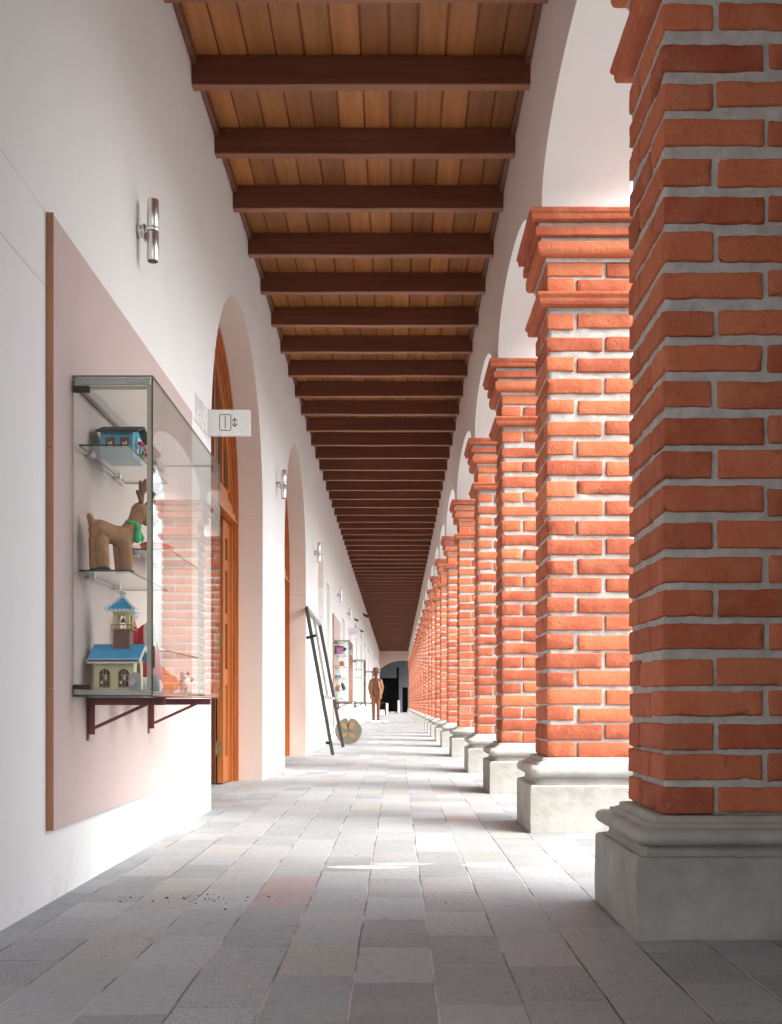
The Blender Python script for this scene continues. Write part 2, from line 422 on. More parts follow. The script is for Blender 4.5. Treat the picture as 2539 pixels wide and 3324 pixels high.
    def prism(s, pts, ax, d0, d1, m=0):
        # polygon (u,v) extruded along axis ax (0:x -> (y,z); 1:y -> (x,z); 2:z -> (x,y))
        def P(u, v, d): return [(d, u, v), (u, d, v), (u, v, d)][ax]
        n = len(pts)
        ar = sum(pts[i][0] * pts[(i + 1) % n][1] - pts[(i + 1) % n][0] * pts[i][1] for i in range(n))
        if (ar < 0): pts = pts[::-1]
        if ax == 1: d0, d1 = max(d0, d1), min(d0, d1)
        else: d0, d1 = min(d0, d1), max(d0, d1)
        vs = [P(u, v, d0) for u, v in pts] + [P(u, v, d1) for u, v in pts]
        fs = [list(range(n))[::-1], list(range(n, 2 * n))] + [(i, (i + 1) % n, n + (i + 1) % n, n + i) for i in range(n)]
        s.add(vs, fs, m)
    def band(s, outer, inner, ax, d0, d1, m=0, closed=False):
        # solid between two matching polylines, extruded along ax
        n = len(outer)
        for i in range(n if closed else n - 1):
            j = (i + 1) % n
            s.prism([outer[i], outer[j], inner[j], inner[i]], ax, d0, d1, m)
    def ball(s, c, r, m=0, n=12, sq=(1, 1, 1)):
        vs, fs = [], []
        for i in range(n // 2 + 1):
            th = PI * i / (n // 2)
            for j in range(n):
                ph = 2 * PI * j / n
                vs.append((c[0] + r * sq[0] * math.sin(th) * math.cos(ph), c[1] + r * sq[1] * math.sin(th) * math.sin(ph), c[2] - r * sq[2] * math.cos(th)))
        for i in range(n // 2):
            for j in range(n):
                k = (j + 1) % n
                fs.append((i * n + j, i * n + k, (i + 1) * n + k, (i + 1) * n + j))
        s.add(vs, fs, m, True)
    def lathe(s, c, prof, n=20, m=0, sx=1.0, sy=1.0):
        vs = []
        for r, z in prof:
            for i in range(n):
                a = 2 * PI * i / n
                vs.append((c[0] + sx * r * math.cos(a), c[1] + sy * r * math.sin(a), c[2] + z))
        fs = [(q * n + i, q * n + (i + 1) % n, (q + 1) * n + (i + 1) % n, (q + 1) * n + i) for q in range(len(prof) - 1) for i in range(n)]
        s.add(vs, fs, m, True)
        o = len(s.v) - len(vs)
        s.f += [[o + i for i in range(n)][::-1], [o + (len(prof) - 1) * n + i for i in range(n)]]; s.m += [m, m]; s.sm += [False, False]
    def pieces(s, name, mats, parent):
        import bisect
        ids = sorted(set(bisect.bisect_right(s.marks, f[0]) for f in s.f)); out = []
        for k in ids:
            lo = s.marks[k - 1] if k else 0; hi = s.marks[k] if k < len(s.marks) else len(s.v)
            c = MB(); c.v = s.v[lo:hi]
            for f, m, sm in zip(s.f, s.m, s.sm):
                if lo <= f[0] < hi: c.f.append([i - lo for i in f]); c.m.append(m); c.sm.append(sm)
            out.append(c.build(name, mats, parent))
        return out
    def build(s, name, mats, parent=None, origin=None):
        if not isinstance(mats, (list, tuple)): mats = [mats]
        if parent is not None:
            p = parent; off = Vector((0, 0, 0))
            while p is not None: off += Vector(p.location); p = p.parent
        elif origin is not None: off = Vector(origin)
        else:
            xs = [v[0] for v in s.v]; ys = [v[1] for v in s.v]; zs = [v[2] for v in s.v]
            off = Vector(((min(xs) + max(xs)) / 2, (min(ys) + max(ys)) / 2, min(zs)))
        me = bpy.data.meshes.new(name)
        me.from_pydata([(v[0] - off.x, v[1] - off.y, v[2] - off.z) for v in s.v], [], s.f)
        for k in mats: me.materials.append(M[k] if isinstance(k, str) else k)
        me.polygons.foreach_set('material_index', s.m)
        me.polygons.foreach_set('use_smooth', s.sm)
        me.update()
        o = bpy.data.objects.new(name, me); col.objects.link(o)
        if parent is not None: o.parent = parent
        else: o.location = off
        return o
def blob(name, mats, shapes, voxel, parent, smooth=4):
    """one continuous skin round capsules ((p, r), (q, r2)) and balls, baked from a voxel remesh"""
    b = MB()
    for sh in shapes:
        if len(sh) == 4:
            p, r, q, r2 = sh
            b.tube(p, q, r, 14, 0, r2); b.ball(p, r); b.ball(q, r2)
        elif len(sh) == 3: b.ball(sh[0], sh[1], 0, 16, sh[2])
        else: b.ball(sh[0], sh[1], 0, 16)
    o = b.build(name, mats, parent)
    r = o.modifiers.new('r', 'REMESH'); r.mode = 'VOXEL'; r.voxel_size = voxel; r.use_smooth_shade = True
    k = o.modifiers.new('s', 'SMOOTH'); k.iterations = smooth; k.factor = .5
    dg = bpy.context.evaluated_depsgraph_get()
    me = bpy.data.meshes.new_from_object(o.evaluated_get(dg)); me.name = name
    o.modifiers.clear(); old = o.data; o.data = me; bpy.data.meshes.remove(old)
    if len(me.materials) == 0:
        me.materials.append(M[mats])
    return o
def empty(name, loc):
    o = bpy.data.objects.new(name, None); o.empty_display_size = .1; o.location = loc; col.objects.link(o)
    return o
def tag(o, label=None, cat=None, group=None, kind=None):
    if label: o['label'] = label
    if cat: o['category'] = cat
    if group: o['group'] = group
    if kind: o['kind'] = kind
    return o
def dup(o, parent=None):
    c = o.copy(); col.objects.link(c); c.parent = parent
    for ch in list(o.children): dup(ch, c)
    return c

XL, XR, XR2 = -1.045, .680, 1.09       # wall face left, arcade wall face, its outer face
ZC, ZB = 3.90, 3.75                    # plank underside, beam underside
YE = 65.2                              # end wall
PY = [2.741, 5.01, 7.205, 9.37, 12.2, 14.87, 17.2, 19.55, 21.8, 24.06, 26.4]
while PY[-1] < 62: PY.append(PY[-1] + 2.3)
BW, OV = .41, .085                     # brick shaft width, plinth overhang
PXB = .619 + OV                        # shaft left face

# ------------------------------------------------------------------ ground
g = MB(); g.add([(-60, -60, -.012), (160, -60, -.012), (160, 200, -.012), (-60, 200, -.012)], [(0, 1, 2, 3)])
tag(g.build('courtyard_ground', 'court', origin=(0, 0, 0)), kind='structure')
g = MB(); g.add([(-1.6, -1.5, 0), (1.55, -1.5, 0), (1.55, 78, 0), (-1.6, 78, 0)], [(0, 1, 2, 3)])
tag(g.build('floor', 'floor', origin=(0, 0, 0)), kind='structure')
g = MB(); g.box(-1.04, .62, 33.9, 34.02, .0, .004)
tag(g.build('floor_shadow_line', 'void'), kind='structure')  # dark strip painting a shadow line across the floor
# crumbs lying on the paving
g = MB()
for i in range(46):
    cx_, cy_ = R.gauss(-.62, .11), R.gauss(3.32, .06)
    if i > 36: cx_, cy_ = R.uniform(-.9, .55), R.uniform(2.1, 4.6)
    r_ = R.uniform(.0012, .0034) * (1 if i <= 36 else .7)
    g.ball((cx_, cy_, r_ * .4), r_, 0 if i <= 36 else R.choice((0, 1)), 6, (R.uniform(.7, 1.8), R.uniform(.5, 1.1), .6))
tag(g.build('debris', ['crumb', 'white']), kind='stuff', label='dark crumbs scattered on the grey paving near the left wall', cat='debris')

# ------------------------------------------------------------------ left wall with its openings
OPEN = [(6.10, 8.45, 2.08), (10.10, 12.47, 2.08), (14.4, 15.46, 2.25)]   # arched: y0, y1, spring height
RECT = [(16.25, 16.9, 2.42), (20.8, 21.9, 2.25), (23.8, 24.7, 2.25), (27.6, 28.6, 2.3), (31.2, 32.2, 2.3)]
y = 35.6
while y < 62: RECT.append((y, y + 1.0, 2.3)); y += 3.9
def wall_left():
    b = MB(); TH = .40; zt = 3.98
    segs = sorted([(a, c, z, 1) for a, c, z in OPEN] + [(a, c, z, 0) for a, c, z in RECT])
    cur = -1.3
    for a, c, zs, arch in segs + [(YE + .4, None, None, None)]:
        b.box(XL - TH, XL, cur, a, 0, zt)
        if c is None: break
        n = 36 if arch else 1
        r = (c - a) / 2; ys, zs_ = [], []
        for i in range(n + 1):
            if arch:
                t = PI * (1 - i / n); ys.append((a + c) / 2 + r * math.cos(t)); zs_.append(zs + r * math.sin(t))
            else: ys.append(a + (c - a) * i / n); zs_.append(zs)
        for i in range(n):
            p = [(ys[i], zs_[i]), (ys[i + 1], zs_[i + 1])]
            b.add([(XL, p[0][0], p[0][1]), (XL, p[1][0], p[1][1]), (XL, p[1][0], zt), (XL, p[0][0], zt)], [(0, 1, 2, 3)])
            b.add([(XL, p[0][0], p[0][1]), (XL, p[1][0], p[1][1]), (XL - TH, p[1][0], p[1][1]), (XL - TH, p[0][0], p[0][1])], [(3, 2, 1, 0)], 1)
            b.add([(XL - TH, p[0][0], p[0][1]), (XL - TH, p[1][0], p[1][1]), (XL - TH, p[1][0], zt), (XL - TH, p[0][0], zt)], [(3, 2, 1, 0)])
        cur = c
    for i, f in enumerate(b.f):      # jambs share the reveals' tint, painted in for brick bounce light
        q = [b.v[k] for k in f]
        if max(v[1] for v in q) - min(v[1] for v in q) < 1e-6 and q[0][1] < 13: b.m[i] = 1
    return b.build('plaster_wall', ['plaster', 'plaster_bounce'], origin=(XL, 0, 0))
w = wall_left()
tag(w, 'long white plaster wall on the left with arched door openings', 'wall')
g = MB()   # dim rooms behind the openings
g.box(-4.2, -4.1, 5, 64, 0, 4); g.box(-4.1, XL - .41, 5.0, 5.1, 0, 4); g.box(-4.1, XL - .41, 9.2, 9.3, 0, 4); g.box(-4.1, XL - .41, 13.2, 13.3, 0, 4)
g.box(-4.1, XL - .41, 63.9, 64, 0, 4); g.box(-4.2, XL - .40, 5, 64, 4, 4.1); g.box(-4.2, -1.6, 5, 64, -.01, .002)
tag(g.build('room_interior', 'void'), kind='structure')
# white inner faces of the plain recesses further along
for k, (a, c, z) in enumerate([(14.4, 15.46, 2.8)] + RECT):
    g = MB(); g.box(XL - .36, XL - .30, a + .002, c - .002, 0.002, z - .002)
    o = g.build('recess_door', 'white')
    if k == 0: lb = 'white door closing the narrow arched recess behind the leaning rack'
    elif k == 1: lb = 'white door in the narrow grey recess just before the second display case'
    else: lb = 'white door in the %s plain recess beyond the second display case' % ('first', 'second', 'third', 'fourth', 'fifth', 'sixth', 'seventh', 'eighth', 'ninth', 'tenth', 'eleventh', 'twelfth')[k - 2]
    tag(o, lb, 'door', 'white doors in wall recesses')

# ------------------------------------------------------------------ arched wooden doors
def make_door(y0, y1, zs):
    yc, r = (y0 + y1) / 2, (y1 - y0) / 2
    xd = XL - .185                                   # outer face of the frame
    t = empty('arched_door', (xd - .05, yc, 0))
    e = .003
    def arc(rad, z_off=0, n=32): return [(yc + rad * math.cos(PI * (1 - i / n)), zs + rad * math.sin(PI * (1 - i / n))) for i in range(n + 1)]
    f = MB()
    # moulded frame in three steps round the whole opening
    for (r0, r1, x0, x1) in ((r - e, r - .045, xd - .09, xd), (r - .045, r - .075, xd - .09, xd - .018), (r - .075, r - .115, xd - .09, xd - .036)):
        f.band(arc(r0), arc(r1), 0, x0, x1)
        for s_ in (-1, 1):
            a_, b_ = sorted((yc + s_ * r0, yc + s_ * r1)); f.box(x0, x1, a_, b_, 0.001, zs)
    f.build('door_frame', 'door', t)
    f = MB(); ri = r - .117
    f.box(xd - .10, xd - .012, yc - ri, yc + ri, zs - .085, zs - .035); f.box(xd - .10, xd - .028, yc - ri, yc + ri, zs - .035, zs + .035)
    f.box(xd - .10, xd + .004, yc - ri, yc + ri, zs - .10, zs - .085)
    f.build('transom_bar', 'door', t)
    # glazed fan light
    sash = MB(); zb = zs + .036
    def arcz(rad, n=28): return [(yc + rad * math.cos(PI * (1 - i / n)), max(zb, zs + rad * math.sin(PI * (1 - i / n)))) for i in range(n + 1)]
    sash.band(arcz(ri), arcz(ri - .095), 0, xd - .085, xd - .045)
    sash.box(xd - .085, xd - .045, yc - ri + .06, yc + ri - .06, zb, zb + .085)
    for k in (-2, -1, 0, 1, 2):
        yy = yc + k * ri / 3; hh = math.sqrt(max(.01, (ri - .08) ** 2 - (yy - yc) ** 2))
        sash.box(xd - .083, xd - .050, yy - .022, yy + .022, zb + .084, zs + hh)
    so = sash.build('fan_light', 'door', t)
    g_ = MB(); g_.prism([p for p in arcz(ri - .05)], 0, xd - .070, xd - .066); g_.build('pane', 'pane', so)
    # leaves: the far one shut, its neighbour folded into the room
    zt = zs - .105
    def leaf(ya, yb, x0, x1, along):
        m_ = MB(); st = .085
        def bx(u0, u1, v0, v1, d0, d1):
            if along: m_.box(x0 + d0, x1 - d1, ya + u0, ya + u1, v0, v1)
            else: m_.box(x0 + u0, x0 + u1, ya + d0, yb - d1, v0, v1)
        wd = (yb - ya) if along else (x1 - x0)
        bx(0, st, .012, zt, 0, 0); bx(wd - st, wd, .012, zt, 0, 0)
        bars = [(.012, .20), (.74, .86), (1.20, 1.28), (1.60, 1.68), (zt - .13, zt)]
        for v0, v1 in bars: bx(st, wd - st, v0, v1, .002, .002)
        bx(st, wd - st, .20, .74, .016, .016); bx(st + .05, wd - st - .05, .26, .68, .006, .006)
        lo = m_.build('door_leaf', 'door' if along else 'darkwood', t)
        p_ = MB()
        for (v0, v1) in ((.86, 1.20), (1.28, 1.60), (1.68, zt - .13)):
            p_.cut()
            if along: p_.box((x0 + x1) / 2 - .003, (x0 + x1) / 2 + .003, ya + st, ya + wd - st, v0, v1)
            else: p_.box(x0 + st, x0 + wd - st, (ya + yb) / 2 - .003, (ya + yb) / 2 + .003, v0, v1)
        p_.pieces('pane', 'pane', lo)
        return lo
    yl = yc + .755
    l1 = leaf(yl, yc + r - .12, xd - .10, xd - .055, True)
    l2 = leaf(yl - .075, yl - .030, xd - .72, xd - .105, False)
    h = MB()
    for z in (.22, 1.02, 1.80): h.cut().box(xd - .118, xd - .06, yl - .034, yl - .0295, z, z + .10); h.tube((xd - .10, yl - .012, z - .005), (xd - .10, yl - .012, z + .105), .008)
    h.pieces('hinge', 'brass', l1)
    e_ = MB(); e_.box(xd - .165, xd - .135, yl - .084, yl - .0755, .012, zt); e_.build('edge_bead', 'door', l2)
    # second pair, near jamb
    leaf(yc - r + .12, yc - .755, xd - .10, xd - .055, True)
    return t
d1 = make_door(*OPEN[0])
tag(d1, 'nearer arched wooden door with one glazed leaf folded inward', 'door', 'arched wooden doors')
d2 = make_door(*OPEN[1])
tag(d2, 'farther arched wooden door, second from the camera, beside the leaning rack', 'door', 'arched wooden doors')

# ------------------------------------------------------------------ arcade wall on its segmental arches
def arcade():
    b = MB(); zt = 3.98; zs = 2.896; soffits = []
    edges = []
    b.box(1.055, 1.30, -1.3, .45, 3.2, zt); b.box(1.055, 1.30, .45, PY[0] + OV + .06, 3.02, zt)   # bays beside the camera
    for i, p in enumerate(PY):
        f0, f1 = p + OV, p + OV + BW
        if i > 0: b.box(XR, XR2, f0, f1, zs, zt)
        else: b.box(XR, XR2 - .01, f0, f1, zs, zt)
        e0 = f1; e1 = PY[i + 1] + OV if i + 1 < len(PY) else YE
        n = 26; a = (e1 - e0) / 2; rise = .36
        pts = [((e0 + e1) / 2 - a * math.cos(PI * k / n), zs + rise * max(0.0, math.sin(PI * k / n)) ** .8) for k in range(n + 1)]
        soffits.append(pts)
        for k in range(n):
            (ya, za), (yb, zb) = pts[k], pts[k + 1]
            b.add([(XR, ya, za), (XR, yb, zb), (XR, yb, zt), (XR, ya, zt)], [(3, 2, 1, 0)], 1)
            b.add([(XR2, ya, za), (XR2, yb, zb), (XR2, yb, zt), (XR2, ya, zt)], [(0, 1, 2, 3)])
    for pts in soffits: b.add([(x, y_, z_) for (y_, z_) in pts for x in (XR, XR2)], [(2 * k, 2 * k + 2, 2 * k + 3, 2 * k + 1) for k in range(len(pts) - 1)], 0, True)
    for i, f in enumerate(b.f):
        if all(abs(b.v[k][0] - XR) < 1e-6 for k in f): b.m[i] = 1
    return b.build('arcade_wall', ['plaster2', 'plaster_bounce_face'], origin=(XR, 0, 0))
tag(arcade(), 'white arcade wall of low arches carried by the brick pillars', 'wall')
g = MB(); g.bbox(.12, 1.25, -.75, -.60, .001, 1.4, .01); g.bbox(1.08, 1.24, -.598, .448, .001, 1.4, .01)
tag(g.build('light_blocker', 'blockergrey'), 'dark grey parapet added unseen behind the camera to shade the nearest pillar', 'light_blocker')  # unseen low walls, added to keep rear light off the nearest pillar's base
g = MB(); g.box(1.075, 1.25, .452, PY[0] + OV + .058, 0, 3.018)
tag(g.build('bay_light_blocker', 'blockergrey'), 'unseen dark grey wall added beside the camera to block light', 'wall')  # unseen wall, added to keep the nearest pillar in shade
# roof over the walk
g = MB(); g.box(-4.6, 1.5, -1.5, 79, 4.12, 4.3)
tag(g.build('roof_slab', 'roof'), 'flat roof slab above the timber ceiling', 'roof')

# ------------------------------------------------------------------ timber ceiling
tc = empty('timber_ceiling', (0, 30, ZB))
tag(tc, 'brown plank ceiling on a long row of dark crosswise beams', 'ceiling')
NB, B0, BS = 87, 4.845, .700
by = [B0 + BS * k for k in range(-8, NB)]
b = MB(); npl = 12; wpl = (XR - XL) / npl
for i in range(npl):
    y0 = by[0] - .6; k = R.randint(1, 3)
    while y0 < YE - .01:
        y1 = min(YE - .004, y0 + BS * k); dz = R.uniform(0, .002)
        x0, x1 = XL + i * wpl + .003, XL + (i + 1) * wpl - .003
        c_ = .007
        b.add([(x0, y0 + .002, ZC + c_), (x0 + c_, y0 + .002, ZC + dz), (x1 - c_, y0 + .002, ZC + dz), (x1, y0 + .002, ZC + c_),
               (x0, y1, ZC + c_), (x0 + c_, y1, ZC + dz), (x1 - c_, y1, ZC + dz), (x1, y1, ZC + c_)],
              [(0, 1, 5, 4), (1, 2, 6, 5), (2, 3, 7, 6)])
        y0 = y1; k = R.randint(2, 5)
b.build('plank_boarding', 'plank', tc)
b = MB(); b.box(XL, XR, by[0] - .6, YE - .002, ZC + .0075, ZC + .05); b.build('board_backing', 'darkwood', tc)
b = MB(); b.box(XL + .002, XL + .03, by[0] - .6, YE - .003, ZC - .05, ZC - .001); b.cut().box(XR - .03, XR - .002, by[0] - .6, YE - .003, ZC - .05, ZC - .001)
b.pieces('edge_moulding', 'beam', tc)
beam_meshes = []
for v in range(4):
    b = MB(); n = 14; hw = .03
    xs = [XL + .0012 + (XR - XL - .0024) * i / n for i in range(n + 1)]
    rows = []
    for x in xs:
        dz = .004 * mnoise.noise(Vector((x * 2.2, v * 7.3, 0))); dy = .003 * mnoise.noise(Vector((x * 1.5, v * 3.1, 5)))
        c_ = .004
        rows.append([(x, -hw + dy, ZC - .001), (x, -hw + dy, ZB + c_ + dz), (x, -hw + c_ + dy, ZB + dz), (x, hw - c_ + dy, ZB + dz), (x, hw + dy, ZB + c_ + dz), (x, hw + dy, ZC - .001)])
    vs = [p for r_ in rows for p in r_]
    fs = [(i * 6 + j, i * 6 + j + 1, (i + 1) * 6 + j + 1, (i + 1) * 6 + j) for i in range(n) for j in range(5)]
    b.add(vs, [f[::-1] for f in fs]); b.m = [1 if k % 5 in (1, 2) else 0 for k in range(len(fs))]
    o = b.build('beam', ['beam', 'beamlit'], None, (0, 0, 0)); beam_meshes.append(o)
for k, y in enumerate(by):
    src = beam_meshes[k % 4]
    o = src if k < 4 else src.copy()
    if k >= 4: col.objects.link(o)
    o.parent = tc; o.location = (0, y - 30 + R.uniform(-.01, .01), -ZB + R.uniform(-.003, .003))
# (beam meshes are modelled at world height, so lower them by the ceiling's own height)

# ------------------------------------------------------------------ brick pillars
def courses(z0, z1, n):
    w_ = [1 + .11 * (2 * i / (n - 1) - 1) for i in range(n)]
    k = (z1 - z0) / sum(w_); z = z0; out = []
    for i in range(n): out.append((z, z + w_[i] * k)); z += w_[i] * k
    return out
def make_pillar(det, zp, zbk, seed, dark=False):
    rr = random.Random(seed)
    t = empty('brick_pillar', (0, 0, 0))
    n, nh, r_, amp = {3: (20, 6, .0032, .0030), 2: (10, 4, .0036, .0024), 1: (2, 2, .004, .0018)}[det]
    if det == 1: n = 3
    # plinth
    b = MB(); sub = 10 if det > 1 else 2
    b.ring_loft([(OV, .001), (OV + .001, zp * .25), (OV, zp * .5), (OV, zp * .8), (OV, zp - .008), (OV - .008, zp)], BW, 0, sub, False, .0022 if det > 1 else .001, seed)
    b.build('plinth', 'stone', t)
    # moulding: neck, torus, fillet, cavetto
    b = MB(); h = zbk - zp; pr = []
    pr += [(OV - .018, zp + .001), (OV - .034, zp + .04 * h), (OV - .038, zp + .20 * h), (OV - .030, zp + .26 * h)]
    for k in range(9):
        a = -PI / 2 + PI * k / 8; pr.append((OV - .030 + .030 * math.cos(a), zp + h * (.49 + .23 * math.sin(a))))
    pr += [(OV - .038, zp + .725 * h), (OV - .038, zp + .80 * h), (OV - .050, zp + .82 * h), (OV - .062, zp + .88 * h), (OV - .062, zp + .97 * h), (.012, zp + h)]
    b.ring_loft(pr, BW, 0, 12 if det > 1 else 2, True, .002 if det > 1 else .0, seed + 3)
    b.build('base_moulding', 'stone', t)
    # shaft of hand made bricks in alternate bond
    b = MB(); ztop = 2.452
    ins = .010
    ns = 24 if det > 1 else 1
    cs_ = courses(zbk, ztop, 23)
    if det > 1:
        prof = []
        k = 0; zz = zbk
        while zz < ztop: prof.append((-ins, zz)); zz += .02
        prof.append((-ins, ztop))
        b.ring_loft(prof, BW, 1, 20, True, .006, seed + 9)
    else: b.box(ins, BW - ins, ins, BW - ins, zbk, ztop, 1)
    jt, hd, stt = .015, .132, .263
    def lay(z0, z1, par, o=0.0, w=BW, lo=False):
        pats = [[(0, hd, 0, stt), (hd + jt, w, 0, hd), (w - hd, w, hd + jt, w), (0, stt, w - hd, w)],
                [(0, stt, 0, hd), (w - hd, w, 0, stt), (0, hd, hd + jt, w), (hd + jt, w, w - hd, w)]][par]
        for (x0, x1, y0, y1) in pats:
            d = lambda s_=.0035: rr.uniform(-s_, s_)
            def grow(v, c): return v + (-o if v == 0 else o if v == w else 0) + c
            X0 = grow(x0, d() if x0 else d(.002)); X1 = grow(x1, d() if x1 != w else d(.002)); Y0 = grow(y0, d() if y0 else d(.002)); Y1 = grow(y1, d() if y1 != w else d(.002))
            tz = rr.uniform(-.0045, .0045)
            if det == 1: b.bbox(X0, X1, Y0, Y1, z0 + tz, z1 + tz, .004, 0)
            else: b.brick(X0, X1, Y0, Y1, z0 + tz + d(.0025), z1 + tz + d(.0025), n, nh, r_, amp, 0, rr.uniform(0, 99))
    for i, (z0, z1) in enumerate(cs_):
        bh = .0685 + rr.uniform(-.003, .003); joint = (z1 - z0) - bh
        lay(z0 + joint * .25, z0 + joint * .25 + bh, i % 2)
    b.build('brick_shaft', ['brick', 'mortar'], t)
    # capital: ledge tile, two courses, corbel courses, top tile
    b = MB()
    b.ring_loft([(-ins, 2.452), (-ins, 2.70)], BW, 1)
    b.ring_loft([(.012, 2.462), (.030, 2.468), (.036, 2.480), (.036, 2.494), (.046, 2.506), (.048, 2.514), (.044, 2.520), (.0, 2.521)], BW, 0, 8 if det > 1 else 1, False, .0012 if det > 1 else 0, seed + 5)
    lay(2.527, 2.593, 0); lay(2.607, 2.673, 1)
    b.ring_loft([(.005, 2.672), (.005, 2.690)], BW, 1)
    q = [(.012, 2.690), (.028, 2.693), (.038, 2.701), (.043, 2.712), (.045, 2.722), (.045, 2.752), (.042, 2.755)]
    b.ring_loft(q, BW, 0, 8 if det > 1 else 1, False, .0015 if det > 1 else 0, seed + 6)
    b.ring_loft([(.028, 2.754), (.028, 2.777)], BW, 1)
    b.ring_loft([(.050, 2.777), (.056, 2.781), (.057, 2.816), (.052, 2.820)], BW, 0, 8 if det > 1 else 1, False, .0015 if det > 1 else 0, seed + 7)
    b.ring_loft([(.040, 2.819), (.040, 2.842)], BW, 1)
    b.ring_loft([(.062, 2.842), (.076, 2.846), (.079, 2.857), (.079, 2.868), (.086, 2.876), (.088, 2.890), (.084, 2.896), (.03, 2.897)], BW, 0, 8 if det > 1 else 1, False, .0012 if det > 1 else 0, seed + 8)
    b.build('capital', ['brick', 'mortar'], t)
    return t
ORD = ('nearest', 'second', 'third', 'fourth', 'fifth', 'sixth', 'seventh', 'eighth', 'ninth', 'tenth', 'eleventh', 'twelfth', 'thirteenth', 'fourteenth', 'fifteenth',
       'sixteenth', 'seventeenth', 'eighteenth', 'nineteenth', 'twentieth', 'twenty-first', 'twenty-second', 'twenty-third', 'twenty-fourth', 'twenty-fifth', 'twenty-sixth', 'twenty-seventh', 'twenty-eighth')
protos = {}
for i, y in enumerate(PY):
    if i == 0: t = make_pillar(3, .209, .309, 11)
    elif i == 1: t = make_pillar(2, .222, .347, 23)
    elif i == 2: t = make_pillar(2, .215, .335, 37)
    else:
        k = 3 + i % 2
        if k not in protos: protos[k] = t = make_pillar(2 if i == 3 else 1, .213, .335, 50 + k)
        else: t = dup(protos[k])
    t.location = (PXB - (.012 if i == 0 else 0), y + OV, 0)
    if i == 0: lb = 'nearest brick pillar, large and shaded, at the right edge'
    elif i == 1: lb = 'second brick pillar from the camera, brightly lit orange bricks'
    elif i == len(PY) - 1: lb = 'last and farthest brick pillar, against the pink end wall'
    else: lb = '%s brick pillar from the camera in the receding row' % ORD[i]
    tag(t, lb, 'pillar', 'brick pillars of the arcade')

t = dup(protos[4]); t.location = (PXB, .45, 0)
tag(t, 'brick pillar just behind the camera, before the bay closed to block light', 'pillar', 'brick pillars of the arcade')

# ------------------------------------------------------------------ pink boards
def make_board(y0, y1, z0, z1, label):
    t = empty('display_board', (XL, (y0 + y1) / 2, z0))
    b = MB(); b.box(XL + .002, XL + .018, y0 + .0015, y1, z0, z1, 0); b.build('board_face', 'board', t)
    b = MB(); zz = [z0 - .002, z0 + (z1 - z0) * .23, z0 + (z1 - z0) * .62, z1 + .002]
    for k in range(3): b.box(XL + .001, XL + .0215, y0 - .005, y0 + .001, zz[k] + .001, zz[k + 1] - .001, 0)
    b.build('edge_strip', 'boardedge', t)
    tag(t, label, 'board', 'pink display boards')
make_board(3.235, 5.44, .222, 2.062, 'large pale pink board with a brown edge strip behind the nearest display case')
make_board(17.6, 19.85, .222, 2.062, 'pale pink board far down the wall behind the second display case')

